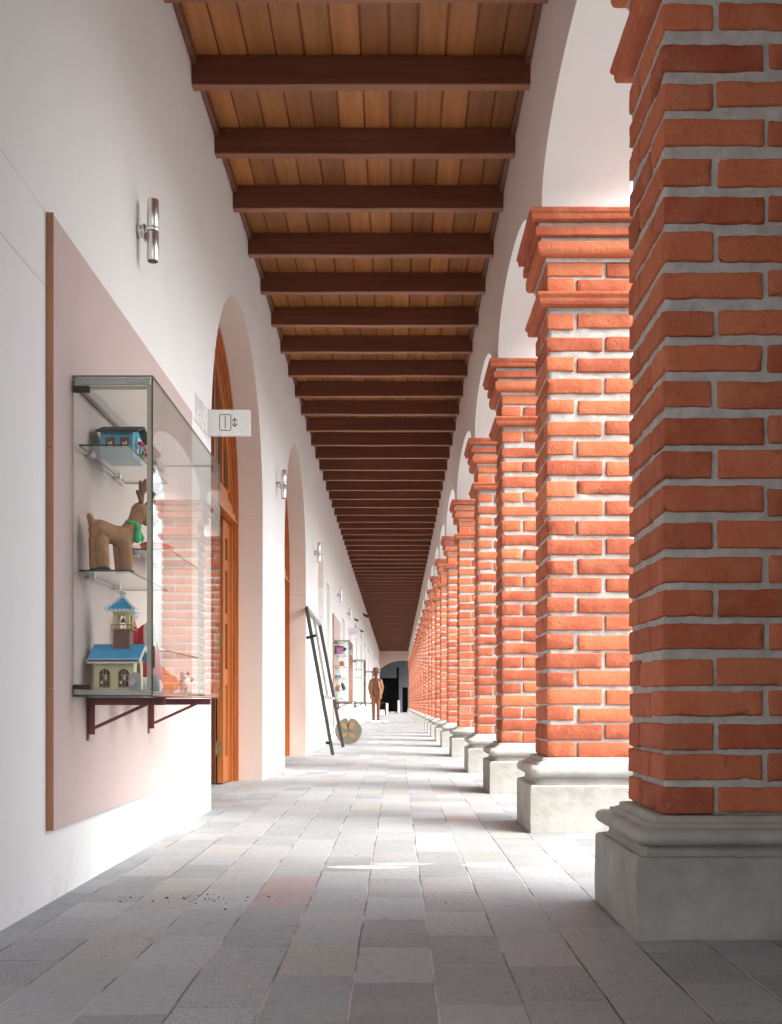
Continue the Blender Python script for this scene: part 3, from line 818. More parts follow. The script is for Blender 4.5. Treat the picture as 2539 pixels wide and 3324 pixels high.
# ------------------------------------------------------------------ glass display cases
XW = XL + .019
def make_case(Y0, L, detail, label, shelves):
    D = .255; Z0, Z1 = .622, 1.638; x0, x1 = XW, XW + D; y1 = Y0 + L; tg = .0045
    t = empty('display_case', (x0 + D / 2, Y0 + L / 2, Z0))
    def pane(name, X0, X1, Ya, Yb, Za, Zb, ax, parent=t):
        b = MB(); lo, hi = (X0, Ya, Za), (X1, Yb, Zb)
        v = [(x, y, z) for z in (Za, Zb) for y in (Ya, Yb) for x in (X0, X1)]
        fs = [((0, 2, 3, 1), 2), ((4, 5, 7, 6), 2), ((0, 1, 5, 4), 1), ((2, 6, 7, 3), 1), ((0, 4, 6, 2), 0), ((1, 3, 7, 5), 0)]
        for f, a in fs: b.add(v, [f], 0 if a == ax else 1)
        return b.build(name, ['glass', 'glassedge'], parent)
    g_ = .0012
    pane('glass_pane', x0 + .002, x1 - tg - g_, Y0, Y0 + tg, Z0 + tg + g_, Z1 - tg - g_, 1)
    pane('glass_pane', x0 + .002, x1 - tg - g_, y1 - tg, y1, Z0 + tg + g_, Z1 - tg - g_, 1)
    pane('glass_pane', x1 - tg, x1, Y0, y1, Z0 + tg + g_, Z1 - tg - g_, 0)
    pane('glass_pane', x0 + .002, x1, Y0, y1, Z1 - tg, Z1, 2)
    pane('glass_pane', x0 + .002, x1, Y0, y1, Z0, Z0 + tg, 2)
    b = MB()   # rails
    b.cut().box(x0 + .004, x0 + .020, Y0 + .012, y1 - .012, Z1 - .030, Z1 - tg - .002)
    b.cut().box(x0 + .020, x1 - .012, Y0 + .0075, Y0 + .016, Z1 - .026, Z1 - tg - .002)
    b.cut().box(x0 + .004, x1 - .008, Y0 + .0075, Y0 + .022, Z0 + tg + .002, Z0 + .022)
    b.cut().box(x0 + .004, x0 + .018, Y0 + .022, y1 - .012, Z0 + tg + .002, Z0 + .018)
    b.cut().box(x1 - .022, x1 - .009, Y0 + .024, y1 - .012, Z0 + tg + .002, Z0 + .016)
    b.pieces('rail', 'alu', t)
    b = MB(); b.box(x1 - .021, x1 - .0075, Y0 + .0078, Y0 + .018, Z0 + .024, Z1 - .028)
    b.build('corner_strip', 'tape', t)
    b = MB(); b.box(x0 + .004, x1 - .024, Y0 + .017, Y0 + .020, Z1 - .040, Z1 - .028); b.build('edge_strip', 'tape', t)
    b = MB()
    for z0_, z1_ in ((Z1 - .052, Z1 - .033), (Z0 + .023, Z0 + .038)):
        b.cut().box(x0 + .003, x0 + .052, Y0 - .002, Y0 - .0002, z0_, z1_)
        b.box(x0 + .003, x0 + .052, Y0 + .0065, Y0 + .014, z0_, z1_)
    b.pieces('hinge', 'black', t)
    if detail:
        b = MB(); xl = x1 - .055
        b.tube((xl, Y0 - .001, Z0 + .058), (xl, Y0 - .010, Z0 + .058), .0185, 20); b.box(xl - .0185, xl + .0185, Y0 - .008, Y0 - .001, Z0 + .022, Z0 + .058)
        lo = b.build('lock', 'greymetal', t)
        b = MB(); b.tube((xl - .006, Y0 - .0105, Z0 + .046), (xl - .006, Y0 - .020, Z0 + .046), .011, 18); b.tube((xl - .006, Y0 - .0202, Z0 + .046), (xl - .006, Y0 - .0206, Z0 + .046), .004, 10)
        b.build('lock_barrel', 'alu', lo)
        b = MB(); b.box(x1 + .0005, x1 + .004, Y0 + .0, Y0 + .012, Z0 + .09, Z0 + .16); b.build('handle', 'black', t)
    for (ya, yb, z, dp) in shelves:
        so = pane('shelf', x0 + .012, x0 + dp, ya, yb, z - .006, z, 2)
        b = MB()
        for yy in (ya + .12, yb - .14) if yb - ya > .4 else (ya + (yb - ya) / 2,):
            b.cut().tube((x0 + .002, yy, z - .010), (x0 + .030, yy, z - .010), .006, 10); b.tube((x0 + .024, yy, z - .018), (x0 + .024, yy, z + .006), .004, 8)
        b.pieces('shelf_clip', 'steel', so)
    def bracket(yb):
        b = MB(); w = .026
        b.box(x0 - .0005, x0 + .0035, yb - w / 2, yb + w / 2, Z0 - .145, Z0 - .003); b.box(x0 + .0035, x0 + .024, yb - .002, yb + .002, Z0 - .125, Z0 - .027)
        b.box(x0 + .0035, x1 + .004, yb - w / 2, yb + w / 2, Z0 - .006, Z0 - .002); b.box(x0 + .0045, x1 + .002, yb - .002, yb + .002, Z0 - .027, Z0 - .006)
        b.bar((x0 + .018, yb, Z0 - .105), (x0 + .205, yb, Z0 - .020), .010, .020, 0, (0, 1, 0))
        o = b.build('bracket', 'bracket', t)
        b = MB()
        for z in (Z0 - .05, Z0 - .135): b.cut().tube((x0 + .0036, yb + .008, z), (x0 + .006, yb + .008, z), .004, 8)
        b.pieces('screw', 'steel', o)
    bracket(Y0 + .17); bracket(y1 - .25)
    return tag(t, label, 'display case', 'glass display cases on the wall')
CY = 3.43
make_case(CY, 1.30, True, 'nearest glass display case holding a reindeer and toy church on two brackets',
          [(3.46, 4.06, 1.427, .168), (3.46, 4.06, 1.027, .168), (4.09, 4.69, 1.185, .168), (4.09, 4.69, .80, .168)])
make_case(17.7, 1.30, False, 'second glass display case down the wall with coloured toys on its shelves',
          [(17.73, 18.95, 1.42, .168), (17.73, 18.95, 1.22, .168), (17.73, 18.95, 1.02, .168), (17.73, 18.95, .82, .168)])
make_case(25.6, 1.30, False, 'third glass display case, with bare shelves, behind the toy-filled one',
          [(25.63, 26.8, 1.42, .168), (25.63, 26.8, 1.22, .168), (25.63, 26.8, 1.02, .168), (25.63, 26.8, .82, .168)])
make_case(34.6, 1.30, False, 'farthest glass display case, beside the wooden man statue', [(34.63, 35.85, 1.2, .168), (34.63, 35.85, .9, .168)])

# ------------------------------------------------------------------ toys in the nearest case
def a1(zx, zy, Y):   # zoomed view of the upper case
    return (px((120 + zx * .3929) / 1.5113, Y), Y, pz((1150 + zy * .3929) / 1.5113, Y))
def a2(zx, zy, Y):
    return (px((120 + zx * .4091) / 1.5113, Y), Y, pz((1800 + zy * .4091) / 1.5113, Y))
# blue house
hx0, hx1, hy0, hy1, hz = -.992, -.884, 3.63, 3.78, 1.4275
t = empty('toy_house', ((hx0 + hx1) / 2, (hy0 + hy1) / 2, hz)); ym = (hy0 + hy1) / 2
b = MB(); b.prism([(hy0, hz), (hy1, hz), (hy1, hz + .080), (ym, hz + .108), (hy0, hz + .080)], 0, hx0, hx1); b.build('wall', 'teal', t)
b = MB()
for s_ in (-1, 1):
    b.cut(); p0, p1 = (ym, hz + .1105), (ym + s_ * .094, hz + .0765)
    b.prism([p0, p1, (p1[0], p1[1] + .008), (p0[0], p0[1] + .008)], 0, hx0 - .012, hx1 + .022)
b.pieces('roof_slope', 'roofgrey', t)
for k in (0, 1):
    xa = hx0 + .017 + k * .049
    b = MB(); b.box(xa, xa + .032, hy0 - .002, hy0 - .0004, hz + .028, hz + .064); o = b.build('window', 'toybrown', t)
    b = MB(); b.box(xa + .010, xa + .0145, hy0 - .004, hy0 - .0022, hz + .030, hz + .046); b.cut().box(xa + .018, xa + .022, hy0 - .004, hy0 - .0022, hz + .030, hz + .050); b.pieces('candle', 'white', o)
b = MB(); b.band([(ym - .030, hz), (ym - .030, hz + .075), (ym + .030, hz + .075), (ym + .030, hz)], [(ym - .022, hz), (ym - .022, hz + .067), (ym + .022, hz + .067), (ym + .022, hz)], 0, hx1 + .0005, hx1 + .006)
b.build('door_surround', 'white', t)
b = MB()
for k in range(16): b.ball((hx1 + .014 + R.uniform(-.006, .008), hy0 + .02 + R.uniform(0, .12), hz + .006 + R.uniform(0, .05)), R.uniform(.004, .008), k % 3, 8)
b.build('flowers', ['pink', 'red', 'green'], t)
tag(t, 'small blue toy house with dark roof and flowers on the upper glass shelf', 'toy')
# reindeer
YR = 3.51; U = .3929 / 1.5113 * YR / F
def q(zx, zy, dy=0):
    v = a1(zx, zy, YR + (zx - 450) / 300 * .075); return (v[0] + .004, v[1] + dy, v[2] + .005)
t = empty('plush_reindeer', q(600, 1800)); t.location.z = 1.0275
sh = [(q(505, 1465), 92 * U, q(610, 1500), 84 * U), (q(610, 1500), 84 * U, q(715, 1525), 86 * U), (q(450, 1415), 34 * U, q(425, 1350), 27 * U),
      (q(490, 1480), 75 * U, q(470, 1420), 40 * U), (q(470, 1540, .012), 64 * U, q(455, 1756, .014), 44 * U), (q(530, 1560, -.016), 62 * U, q(552, 1752, -.018), 54 * U),
      (q(660, 1580, .016), 56 * U, q(660, 1780, .018), 40 * U), (q(715, 1570, -.014), 66 * U, q(742, 1690, -.017), 50 * U), (q(742, 1690, -.017), 54 * U, q(742, 1772, -.017), 52 * U),
      (q(725, 1490), 68 * U, q(800, 1390), 58 * U), (q(800, 1390), 60 * U, q(838, 1310), 74 * U), (q(840, 1310), 78 * U, q(905, 1375), 62 * U), (q(905, 1375), 62 * U, q(940, 1395), 48 * U)]
blob('body', 'felt', sh, .0028, t, 6)
for dy_, sh_ in ((-.028, 0), (.028, 78)):
    def A(zx, zy, r_): return (q(zx + sh_, zy, dy_), r_ * U)
    stem = A(872, 1165, 24)
    blob('antler', 'feltdark', [(q(858 + sh_ * .4, 1255, dy_ * .5), 22 * U, *stem), (*stem, *A(862, 1082, 16)), (*stem, *A(902, 1072, 17)), (*stem, *A(938, 1120, 15)),
                                (*A(862, 1225, 18), *A(836, 1158, 14))], .0018, t, 2)
b = MB()
for (zx, zy, dy_, r_) in ((458, 1786, .012, 40), (562, 1790, -.026, 50), (668, 1812, .016, 38), (757, 1814, -.025, 50)): b.cut().ball(q(zx, zy, dy_), r_ * U, 0, 14, (1.15, 1.1, .32))
b.pieces('hoof', 'black', t)
b = MB()
for s_ in (-1, 1): b.cut().ball(q(895, 1320, s_ * .024), 8 * U, 0, 8)
b.pieces('eye', 'black', t)
b = MB(); b.ball(q(985, 1392), 14 * U, 0, 10); b.build('nose', 'black', t)
rb = [(q(745, 1400, -.020), 15 * U, q(830, 1425, -.026), 20 * U), (q(830, 1425, -.026), 20 * U, q(842, 1470, -.028), 28 * U), (q(842, 1470, -.028), 24 * U, q(835, 1550, -.026), 34 * U), (q(842, 1470, -.028), 20 * U, q(880, 1540, -.028), 18 * U),
      (q(842, 1470, -.028), 16 * U, q(884, 1580, -.026), 8 * U), (q(745, 1400, .018), 14 * U, q(830, 1425, .022), 16 * U), (q(745, 1400, -.018), 14 * U, q(738, 1396, .018), 14 * U)]
blob('ribbon', 'green', rb, .0022, t, 1)
tag(t, 'brown plush reindeer with a green bow on the middle glass shelf', 'toy')
# toy church
Yc = 3.56; z0 = .646
t = empty('toy_church', (a2(600, 1060, Yc)[0], Yc + .06, z0))
def c2(zx, zy): v = a2(zx, zy, Yc); return v[0] + .008, v[2] - .008
xa, xb = c2(432, 0)[0], c2(748, 0)[0]; ze = c2(0, 815)[1]; zr = c2(0, 693)[1]; dpt = .13; ym = Yc + dpt / 2
b = MB(); b.prism([(Yc, z0), (Yc + dpt, z0), (Yc + dpt, ze), (ym, zr - .012), (Yc, ze)], 0, xa, xb); b.build('wall', 'cream', t)
b = MB()
for s_ in (-1, 1):
    p0, p1 = (ym, zr), (ym + s_ * (dpt / 2 + .022), ze - .004)
    b.prism([p0, p1, (p1[0], p1[1] + .004), (p0[0], p0[1] + .004)], 0, xa - .016, xb + .022)
ro = b.build('roof', 'blue', t)
b = MB()
n = 13
for k in range(n):
    x_ = xa - .016 + (xb - xa + .038) * (k + .5) / n
    b.tube((x_, Yc - .0245, ze - .007), (x_, Yc - .0225, ze - .007), .0072, 12)
b.box(xa - .017, xb + .023, Yc - .0245, Yc - .0222, ze - .007, ze + .002)
for s_ in (-1, 1):
    for k in range(6):
        f_ = (k + .5) / 6; b.tube((xb + .0222, ym + s_ * f_ * (dpt / 2 + .02), zr - (zr - ze) * f_ - .006), (xb + .0245, ym + s_ * f_ * (dpt / 2 + .02), zr - (zr - ze) * f_ - .006), .008, 12)
b.build('scalloped_trim', 'white', ro)
for (u0, u1) in ((475, 562), (625, 715)):
    X0, zt_ = c2(u0, 888); X1, zb_ = c2(u1, 1035); w_ = X1 - X0; hz_ = zt_ - w_ / 2
    pts = [(X0, zb_), (X1, zb_)] + [((X0 + X1) / 2 + w_ / 2 * math.cos(PI * k / 10), hz_ + w_ / 2 * math.sin(PI * k / 10)) for k in range(11)]
    b = MB(); b.prism(pts, 1, Yc - .0012, Yc - .0002); o = b.build('window', 'ink', t)
    b = MB()
    for f_ in (.0, .36, .66, 1.0): b.box(X0 + (w_ - .004) * f_, X0 + (w_ - .004) * f_ + .003, Yc - .003, Yc - .0014, zb_, hz_ + (.0 if f_ in (0., 1.) else w_ * .4))
    for f_ in (.0, .33, .66): b.box(X0, X1, Yc - .0034, Yc - .0031, zb_ + (zt_ - zb_) * f_, zb_ + (zt_ - zb_) * f_ + .003)
    b.build('glazing_bar', 'toytan', o)
    b = MB()
    b.cut().box(X0 + .006, X0 + .013, Yc - .0018, Yc - .0014, zb_ + .012, zb_ + .022); b.cut().box(X0 + .018, X0 + .026, Yc - .0018, Yc - .0014, zb_ + .026, zb_ + .042); b.pieces('pane', 'white', o)
b = MB(); b.box(xb + .0002, xb + .002, ym - .022, ym + .022, z0 + .01, z0 + .07); b.tube((xb + .0002, ym, z0 + .07), (xb + .002, ym, z0 + .07), .022, 20); b.build('door', 'ink', t)
tx0, tx1 = c2(562, 0)[0], c2(692, 0)[0]; tw = tx1 - tx0
b = MB(); b.box(tx0, tx1, ym - tw / 2, ym + tw / 2, zr - .014, c2(0, 572)[1]); b.build('tower', 'toybrown', t)
zp0, zp1 = c2(0, 572)[1], c2(0, 562)[1]
b = MB(); b.box(tx0 - .006, tx1 + .010, ym - tw / 2 - .008, ym + tw / 2 + .008, zp0, zp1)
for k in range(6):
    xx_ = tx0 - .006 + (tw + .015) * k / 5
    b.box(xx_, xx_ + .0018, ym - tw / 2 - .008, ym - tw / 2 - .006, zp1, zp1 + .012)
b.box(tx0 - .006, tx1 + .010, ym - tw / 2 - .008, ym - tw / 2 - .006, zp1 + .012, zp1 + .015); b.box(tx1 + .008, tx1 + .010, ym - tw / 2 - .0058, ym + tw / 2 + .008, zp1 + .009, zp1 + .015)
b.build('balcony', 'toytan', t)
zb0, zb1 = zp1, c2(0, 412)[1]; s4 = tw / 2; xc = (tx0 + tx1) / 2
b = MB()
for sx in (-1, 1):
    for sy in (-1, 1): b.box(xc + sx * s4 - (.012 if sx > 0 else 0), xc + sx * s4 + (.012 if sx < 0 else 0), ym + sy * s4 - (.012 if sy > 0 else 0), ym + sy * s4 + (.012 if sy < 0 else 0), zb0, zb1 - .016)
b.box(xc - s4 - .001, xc + s4 + .001, ym - s4 - .001, ym + s4 + .001, zb1 - .016, zb1); b.build('belfry', 'cream', t)
b = MB(); b.lathe((xc, ym, zb1 - .040), [(.010, 0), (.008, .006), (.005, .012), (.002, .015)], 12); b.tube((xc, ym, zb1 - .03), (xc, ym, zb1 - .016), .001); b.build('bell', 'black', t)
zt_ = c2(0, 302)[1]; ov = .020
b = MB(); b.add([(xc - s4 - ov, ym - s4 - ov, zb1), (xc + s4 + ov, ym - s4 - ov, zb1), (xc + s4 + ov, ym + s4 + ov, zb1), (xc - s4 - ov, ym + s4 + ov, zb1), (xc, ym, zt_)], [(0, 1, 4), (1, 2, 4), (2, 3, 4), (3, 0, 4), (3, 2, 1, 0)])
ro = b.build('spire_roof', 'blue', t)
b = MB(); e_ = s4 + ov
for k in range(7):
    x_ = xc - e_ + 2 * e_ * (k + .5) / 7
    b.tube((x_, ym - e_ - .002, zb1 - .003), (x_, ym - e_, zb1 - .003), .006, 10); b.tube((xc + e_, ym - xc + x_, zb1 - .003), (xc + e_ + .002, ym - xc + x_, zb1 - .003), .006, 10)
for k in range(7):
    f_ = k / 7
    for s_ in (-1, 1): b.box(xc + s_ * e_ * (1 - f_) - .004, xc + s_ * e_ * (1 - f_) + .004, ym - e_ * (1 - f_) - .003, ym - e_ * (1 - f_) + .003, zb1 + (zt_ - zb1) * f_, zb1 + (zt_ - zb1) * f_ + .008)
b.build('scalloped_trim', 'white', ro)
blob('finial', 'fluff', [((xc, ym, zt_ + .004), .007), ((xc - .008, ym, zt_ + .012), .006), ((xc + .008, ym, zt_ + .012), .006), ((xc, ym, zt_ + .017), .006)], .0018, t, 1)
tag(t, 'cream toy church with blue roofs and a bell tower on the case floor', 'toy')
# red and white plush behind the church
Yp = 3.93
t = empty('plush_doll', (-.905, Yp, .6405))
blob('body', 'red', [((-.905, Yp, .70), .055, (-.905, Yp, .80), .042), ((-.905, Yp, .80), .042, (-.91, Yp, .86), .028), ((-.945, Yp - .01, .82), .018, (-.958, Yp - .02, .89), .016), ((-.93, Yp, .66), .02), ((-.88, Yp, .66), .02)], .004, t, 4)
for q_ in ([((-.885, Yp - .042, .80), .022, (-.880, Yp - .052, .87), .026)], [((-.960, Yp - .02, .915), .022, (-.945, Yp - .02, .925), .020)], [((-.905, Yp - .03, .66), .042, (-.88, Yp - .03, .66), .04)]): blob('trim', 'fluff', q_, .0035, t, 2)
tag(t, 'red and white plush doll half hidden behind the toy church', 'toy')
# right hand side of the case
t = empty('clay_dish', (-.95, 4.30, 1.1855))
b = MB(); b.lathe((-.95, 4.30, 1.1855), [(.030, 0), (.05, .012), (.06, .03), (.056, .03), (.044, .014), (.0, .006)], 24, 0, 1, 2.2); b.build('dish', 'clay', t)
b = MB(); b.lathe((-.95, 4.30, 1.2158), [(.061, 0), (.061, .006), (.056, .006), (.055, 0)], 24, 0, 1, 2.2); b.build('rim', 'red', t)
tag(t, 'long orange and red clay dish on the middle right shelf', 'dish')
t = empty('clay_bird', (-.96, 4.25, .8005))
blob('body', 'clay', [((-.96, 4.25, .818), .018, (-.96, 4.31, .822), .012), ((-.95, 4.22, .834), .012)], .003, t, 3); blob('wing', 'fluff', [((-.945, 4.33, .812), .012, (-.945, 4.42, .810), .010)], .003, t, 2)
tag(t, 'small orange and white clay bird on the lower right shelf', 'ornament')
t = empty('clay_teapot', (-.93, 4.33, .6405))
b = MB(); b.lathe((-.93, 4.33, .6405), [(.03, 0), (.055, .015), (.062, .04), (.05, .065), (.03, .075)], 22); o = b.build('pot', 'clay', t)
b = MB(); b.lathe((-.93, 4.33, .716), [(.028, 0), (.022, .012), (.006, .018), (.008, .028), (.002, .03)], 18); b.build('lid', 'clay', o)
b = MB(); b.tube((-.93, 4.275, .68), (-.92, 4.225, .72), .013, 12, 0, .008); b.build('spout', 'clay', o)
tag(t, 'orange clay teapot on the right of the case floor', 'pot')
t = empty('clay_bowl', (-.90, 4.12, .6405))
b = MB(); b.lathe((-.90, 4.12, .6405), [(.03, 0), (.05, .02), (.06, .05), (.055, .05), (.04, .02), (.01, .01)], 22, 0, .9, 1.3); b.build('bowl', 'clay', t)
tag(t, 'wide orange clay bowl between the church and the teapot', 'bowl')
t = empty('toy_cow', (-.875, 4.50, .6405))
blob('body', 'fluff', [((-.875, 4.47, .685), .024, (-.875, 4.53, .685), .024), ((-.87, 4.435, .715), .018), ((-.885, 4.47, .67), .010, (-.885, 4.47, .65), .009), ((-.862, 4.47, .67), .010, (-.862, 4.47, .65), .009), ((-.885, 4.53, .67), .010, (-.885, 4.53, .65), .009), ((-.862, 4.53, .67), .010, (-.862, 4.53, .65), .009)], .003, t, 3)
b = MB()
for p in ((-.853, 4.49, .692), (-.856, 4.53, .70), (-.853, 4.43, .722)): b.cut().ball(p, .007, 0, 10)
b.pieces('spot', 'black', t)
tag(t, 'small white toy animal with black spots on the case floor', 'toy')
t = empty('candle_jar', (-.808, 3.62, .6405))
b = MB(); b.lathe((-.808, 3.62, .6405), [(.014, 0), (.016, .003), (.016, .044), (.012, .050), (.012, .056)], 16); b.build('jar', 'darkgreen', t)
tag(t, 'small dark green jar in the near front corner of the case', 'jar')

# ------------------------------------------------------------------ toys in the second case
Y2 = 17.78; xs = XW + .09
def toyroot(name, dx, z, label, cat='toy'): return tag(empty(name, (xs + dx, Y2 + .06, z)), label, cat)
t = toyroot('toy_bag', .0, 1.4205, 'pink and black toy bag on the top shelf of the second case')
X, Y, Z = t.location
b = MB(); b.box(X - .06, X + .06, Y - .03, Y + .03, Z, Z + .105, 0, .01); b.build('front', 'pink', t)
b = MB(); b.box(X - .085, X - .061, Y - .035, Y + .03, Z, Z + .135, 0, .008); b.box(X + .061, X + .080, Y - .035, Y + .03, Z + .03, Z + .11, 0, .008); b.box(X - .06, X + .06, Y - .033, Y + .028, Z + .106, Z + .125, 0, .005)
b.ball((X + .085, Y - .01, Z + .075), .025, 0, 12); b.build('strap', 'black', t)
t = toyroot('clay_house', .03, 1.2205, 'orange toy house on the second shelf of the second case')
X, Y, Z = t.location
b = MB(); b.box(X - .035, X + .035, Y - .03, Y + .03, Z, Z + .05); b.build('wall', 'clay', t)
b = MB(); b.prism([(X - .05, Z + .05), (X + .05, Z + .05), (X, Z + .085)], 1, Y - .04, Y + .04); b.build('roof', 'clay', t)
t = toyroot('toy_truck', -.03, 1.0205, 'blue and white toy truck on the third shelf of the second case')
X, Y, Z = t.location
b = MB(); b.box(X - .05, X + .05, Y - .03, Y + .03, Z + .012, Z + .045, 0, .004); b.build('body', 'blue', t)
b = MB(); b.box(X - .04, X + .01, Y - .028, Y + .028, Z + .046, Z + .075, 0, .004); b.build('cab', 'white', t)
for sx in (-1, 1): b = MB(); b.tube((X + sx * .03, Y - .034, Z + .012), (X + sx * .03, Y - .024, Z + .012), .012, 14); b.build('wheel', 'black', t)
t = toyroot('clay_jug', -.04, .8205, 'brown clay jug on the lowest shelf of the second case', 'jug')
X, Y, Z = t.location
b = MB(); b.lathe((X, Y, Z), [(.02, 0), (.036, .02), (.038, .05), (.02, .075), (.024, .09)], 18); o = b.build('jug', 'toytan', t)
b = MB(); b.tube((X + .034, Y, Z + .03), (X + .05, Y, Z + .055), .005); b.tube((X + .05, Y, Z + .055), (X + .022, Y, Z + .08), .005); b.build('handle', 'toytan', o)
t = toyroot('glazed_bottle', .075, .8205, 'dark green glazed bottle leaning on the lowest shelf of the second case', 'bottle')
X, Y, Z = t.location
b = MB(); b.tube((X, Y - .02, Z + .012), (X - .03, Y, Z + .085), .034, 16, 0, .030); b.ball((X - .03, Y, Z + .085), .030); b.tube((X - .03, Y, Z + .085), (X - .045, Y + .01, Z + .13), .012, 12); b.build('bottle', 'darkgreen', t)
t = toyroot('plush_lamb', .0, .6405, 'white plush lamb on the floor of the second case')
X, Y, Z = t.location
blob('body', 'fluff', [((X - .03, Y, Z + .06), .038, (X + .04, Y, Z + .06), .036), ((X - .05, Y, Z + .11), .026), ((X - .03, Y, Z + .02), .014), ((X + .04, Y, Z + .02), .014)], .005, t, 2)
b = MB(); b.ball((X - .06, Y - .022, Z + .115), .004, 0, 8); b.cut().ball((X - .042, Y - .024, Z + .115), .004, 0, 8); b.pieces('eye', 'black', t)

# ------------------------------------------------------------------ wall lamps
def make_lamp():
    t = empty('wall_lamp', (XL, 0, 0)); cx_ = XL + .062; r_ = .0235
    b = MB(); b.tube((XL, 0, -.012), (XL + .026, 0, -.012), .026, 22); b.tube((XL + .026, 0, -.014), (XL + .031, 0, -.014), .034, 22); b.build('mount', 'steel', t)
    b = MB(); b.box(XL + .031, cx_ + .026, -.008, .008, -.010, .004, 0, .002); b.lathe((cx_, 0, -.011), [(r_ + .002, 0), (r_ + .003, .002), (r_ + .003, .012), (r_ + .002, .014)], 24); b.build('collar', 'steel', t)
    for s_ in (-1, 1):
        b = MB(); z0_, z1_ = (.0045, .116) if s_ > 0 else (-.130, -.0125)
        b.lathe((cx_, 0, 0), [(r_ - .001, z0_), (r_, z0_ + .002), (r_, z1_ - .002), (r_ - .0015, z1_)], 28); o = b.build('tube', 'steel', t)
        b = MB(); zz = z1_ if s_ > 0 else z0_
        b.tube((cx_, 0, zz - .0004 if s_ > 0 else zz - .0012), (cx_, 0, zz + .0012 if s_ > 0 else zz + .0004), r_ - .003, 24); b.build('lens', 'ink', o)
    return t
lamp0 = make_lamp()
LY = [4.37, 9.42, 13.67, 19.07, 22.97, 26.85, 30.9, 34.7, 38.5, 41.8, 45.5, 49.3, 53.2, 57.1, 61]
LLB = ['nearest and largest steel wall lamp, high above the pink board', 'steel wall lamp on the pier between the two arched doors', 'steel wall lamp above the leaning rack beyond the second arched door',
       'steel wall lamp above the second display case', 'steel wall lamp just before the small white restroom sign']
for i, y in enumerate(LY):
    t = lamp0 if i == 0 else dup(lamp0)
    t.location = (XL, y, 2.512)
    tag(t, LLB[i] if i < len(LLB) else '%s steel wall lamp from the camera, small in the distance' % ORD[i], 'wall lamp', 'steel up-and-down wall lamps')

# security cameras
def make_cam(y, z, k, label):
    t = empty('security_camera', (XL, y, z))
    b = MB(); b.tube((XL, y, z), (XL + .02 * k, y, z), .035 * k, 16); b.tube((XL + .02 * k, y, z), (XL + .09 * k, y - .03 * k, z - .03 * k), .016 * k, 10); b.build('arm', 'black', t)
    b = MB(); b.tube((XL + .05 * k, y + .06 * k, z - .03 * k), (XL + .15 * k, y - .10 * k, z - .085 * k), .042 * k, 18); o = b.build('housing', 'black', t)
    b = MB(); b.tube((XL + .1505 * k, y - .1005 * k, z - .0851 * k), (XL + .152 * k, y - .103 * k, z - .086 * k), .028 * k, 16); b.build('lens', 'ink', o)
    tag(t, label, 'security camera', 'black security cameras')
make_cam(33.4, 3.36, 1.0, 'large black security camera high on the wall near the ceiling')
make_cam(26.6, 2.68, .55, 'small black security camera above a wall lamp, nearer of the two')
make_cam(30.7, 2.68, .55, 'small black security camera above a wall lamp, farther of the two')

# ------------------------------------------------------------------ signs on the wall
def rrect(cx_, cz, w, h, r, n=6):
    p = []
    for (sx, sz, a0) in ((1, 1, 0), (-1, 1, 90), (-1, -1, 180), (1, -1, 270)):
        for k in range(n + 1):
            a = math.radians(a0 + 90 * k / n); p.append((cx_ + sx * (w / 2 - r) + r * math.cos(a), cz + sz * (h / 2 - r) + r * math.sin(a)))
    return p
def sign_box(y, z, label):
    w_, h_ = .222, .141
    t = empty('projecting_sign', (XL, y, z))
    b = MB(); b.box(XL + .001, XL + .012, y - .002, y + .034, z - h_ / 2 - .004, z + h_ / 2 + .004); b.build('mount', 'whitegloss', t)
    b = MB(); b.prism(rrect(XL + .012 + w_ / 2, z, w_, h_, .006), 1, y, y + .030); b.build('panel', 'whitegloss', t)
    tag(t, label, 'sign', 'white projecting wall signs')
    return t, XL + .012, y - .0012
t, x0, ys = sign_box(6.0, 2.155, 'white projecting sign with lift symbol and up-down arrow by the first arched door')
b = MB(); cx_, cz = x0 + .084, 2.155
b.band(rrect(cx_, cz, .066, .092, .012), rrect(cx_, cz, .0585, .0845, .009), 1, ys, ys + .0009, 0, True)
b.box(cx_ - .0018, cx_ + .0018, ys, ys + .0009, cz - .036, cz + .036)
ax_ = cx_ + .052
b.box(ax_ - .002, ax_ + .002, ys, ys + .0009, cz - .023, cz + .023)
for s_ in (-1, 1):
    for k in (-1, 1): b.prism([(ax_, cz + s_ * .0245), (ax_ + k * .0145, cz + s_ * .0115), (ax_ + k * .0145, cz + s_ * .0055), (ax_, cz + s_ * .0190)], 1, ys, ys + .0010)
b.build('symbol', 'ink', t)
t, x0, ys = sign_box(23.5, 2.16, 'small white projecting sign with grey figure symbols far down the wall')
b = MB()
for k in range(3):
    cx_ = x0 + .05 + k * .052
    b.cut().prism([(cx_ + .009 * math.cos(a * PI / 6), 2.192 + .009 * math.sin(a * PI / 6)) for a in range(12)], 1, ys, ys + .0009)
    b.prism([(cx_ - .012, 2.178), (cx_ + .012, 2.178), (cx_ + (.016 if k == 1 else .007), 2.125), (cx_ - (.016 if k == 1 else .007), 2.125)], 1, ys, ys + .0009)
b.pieces('symbol', 'greyink', t)
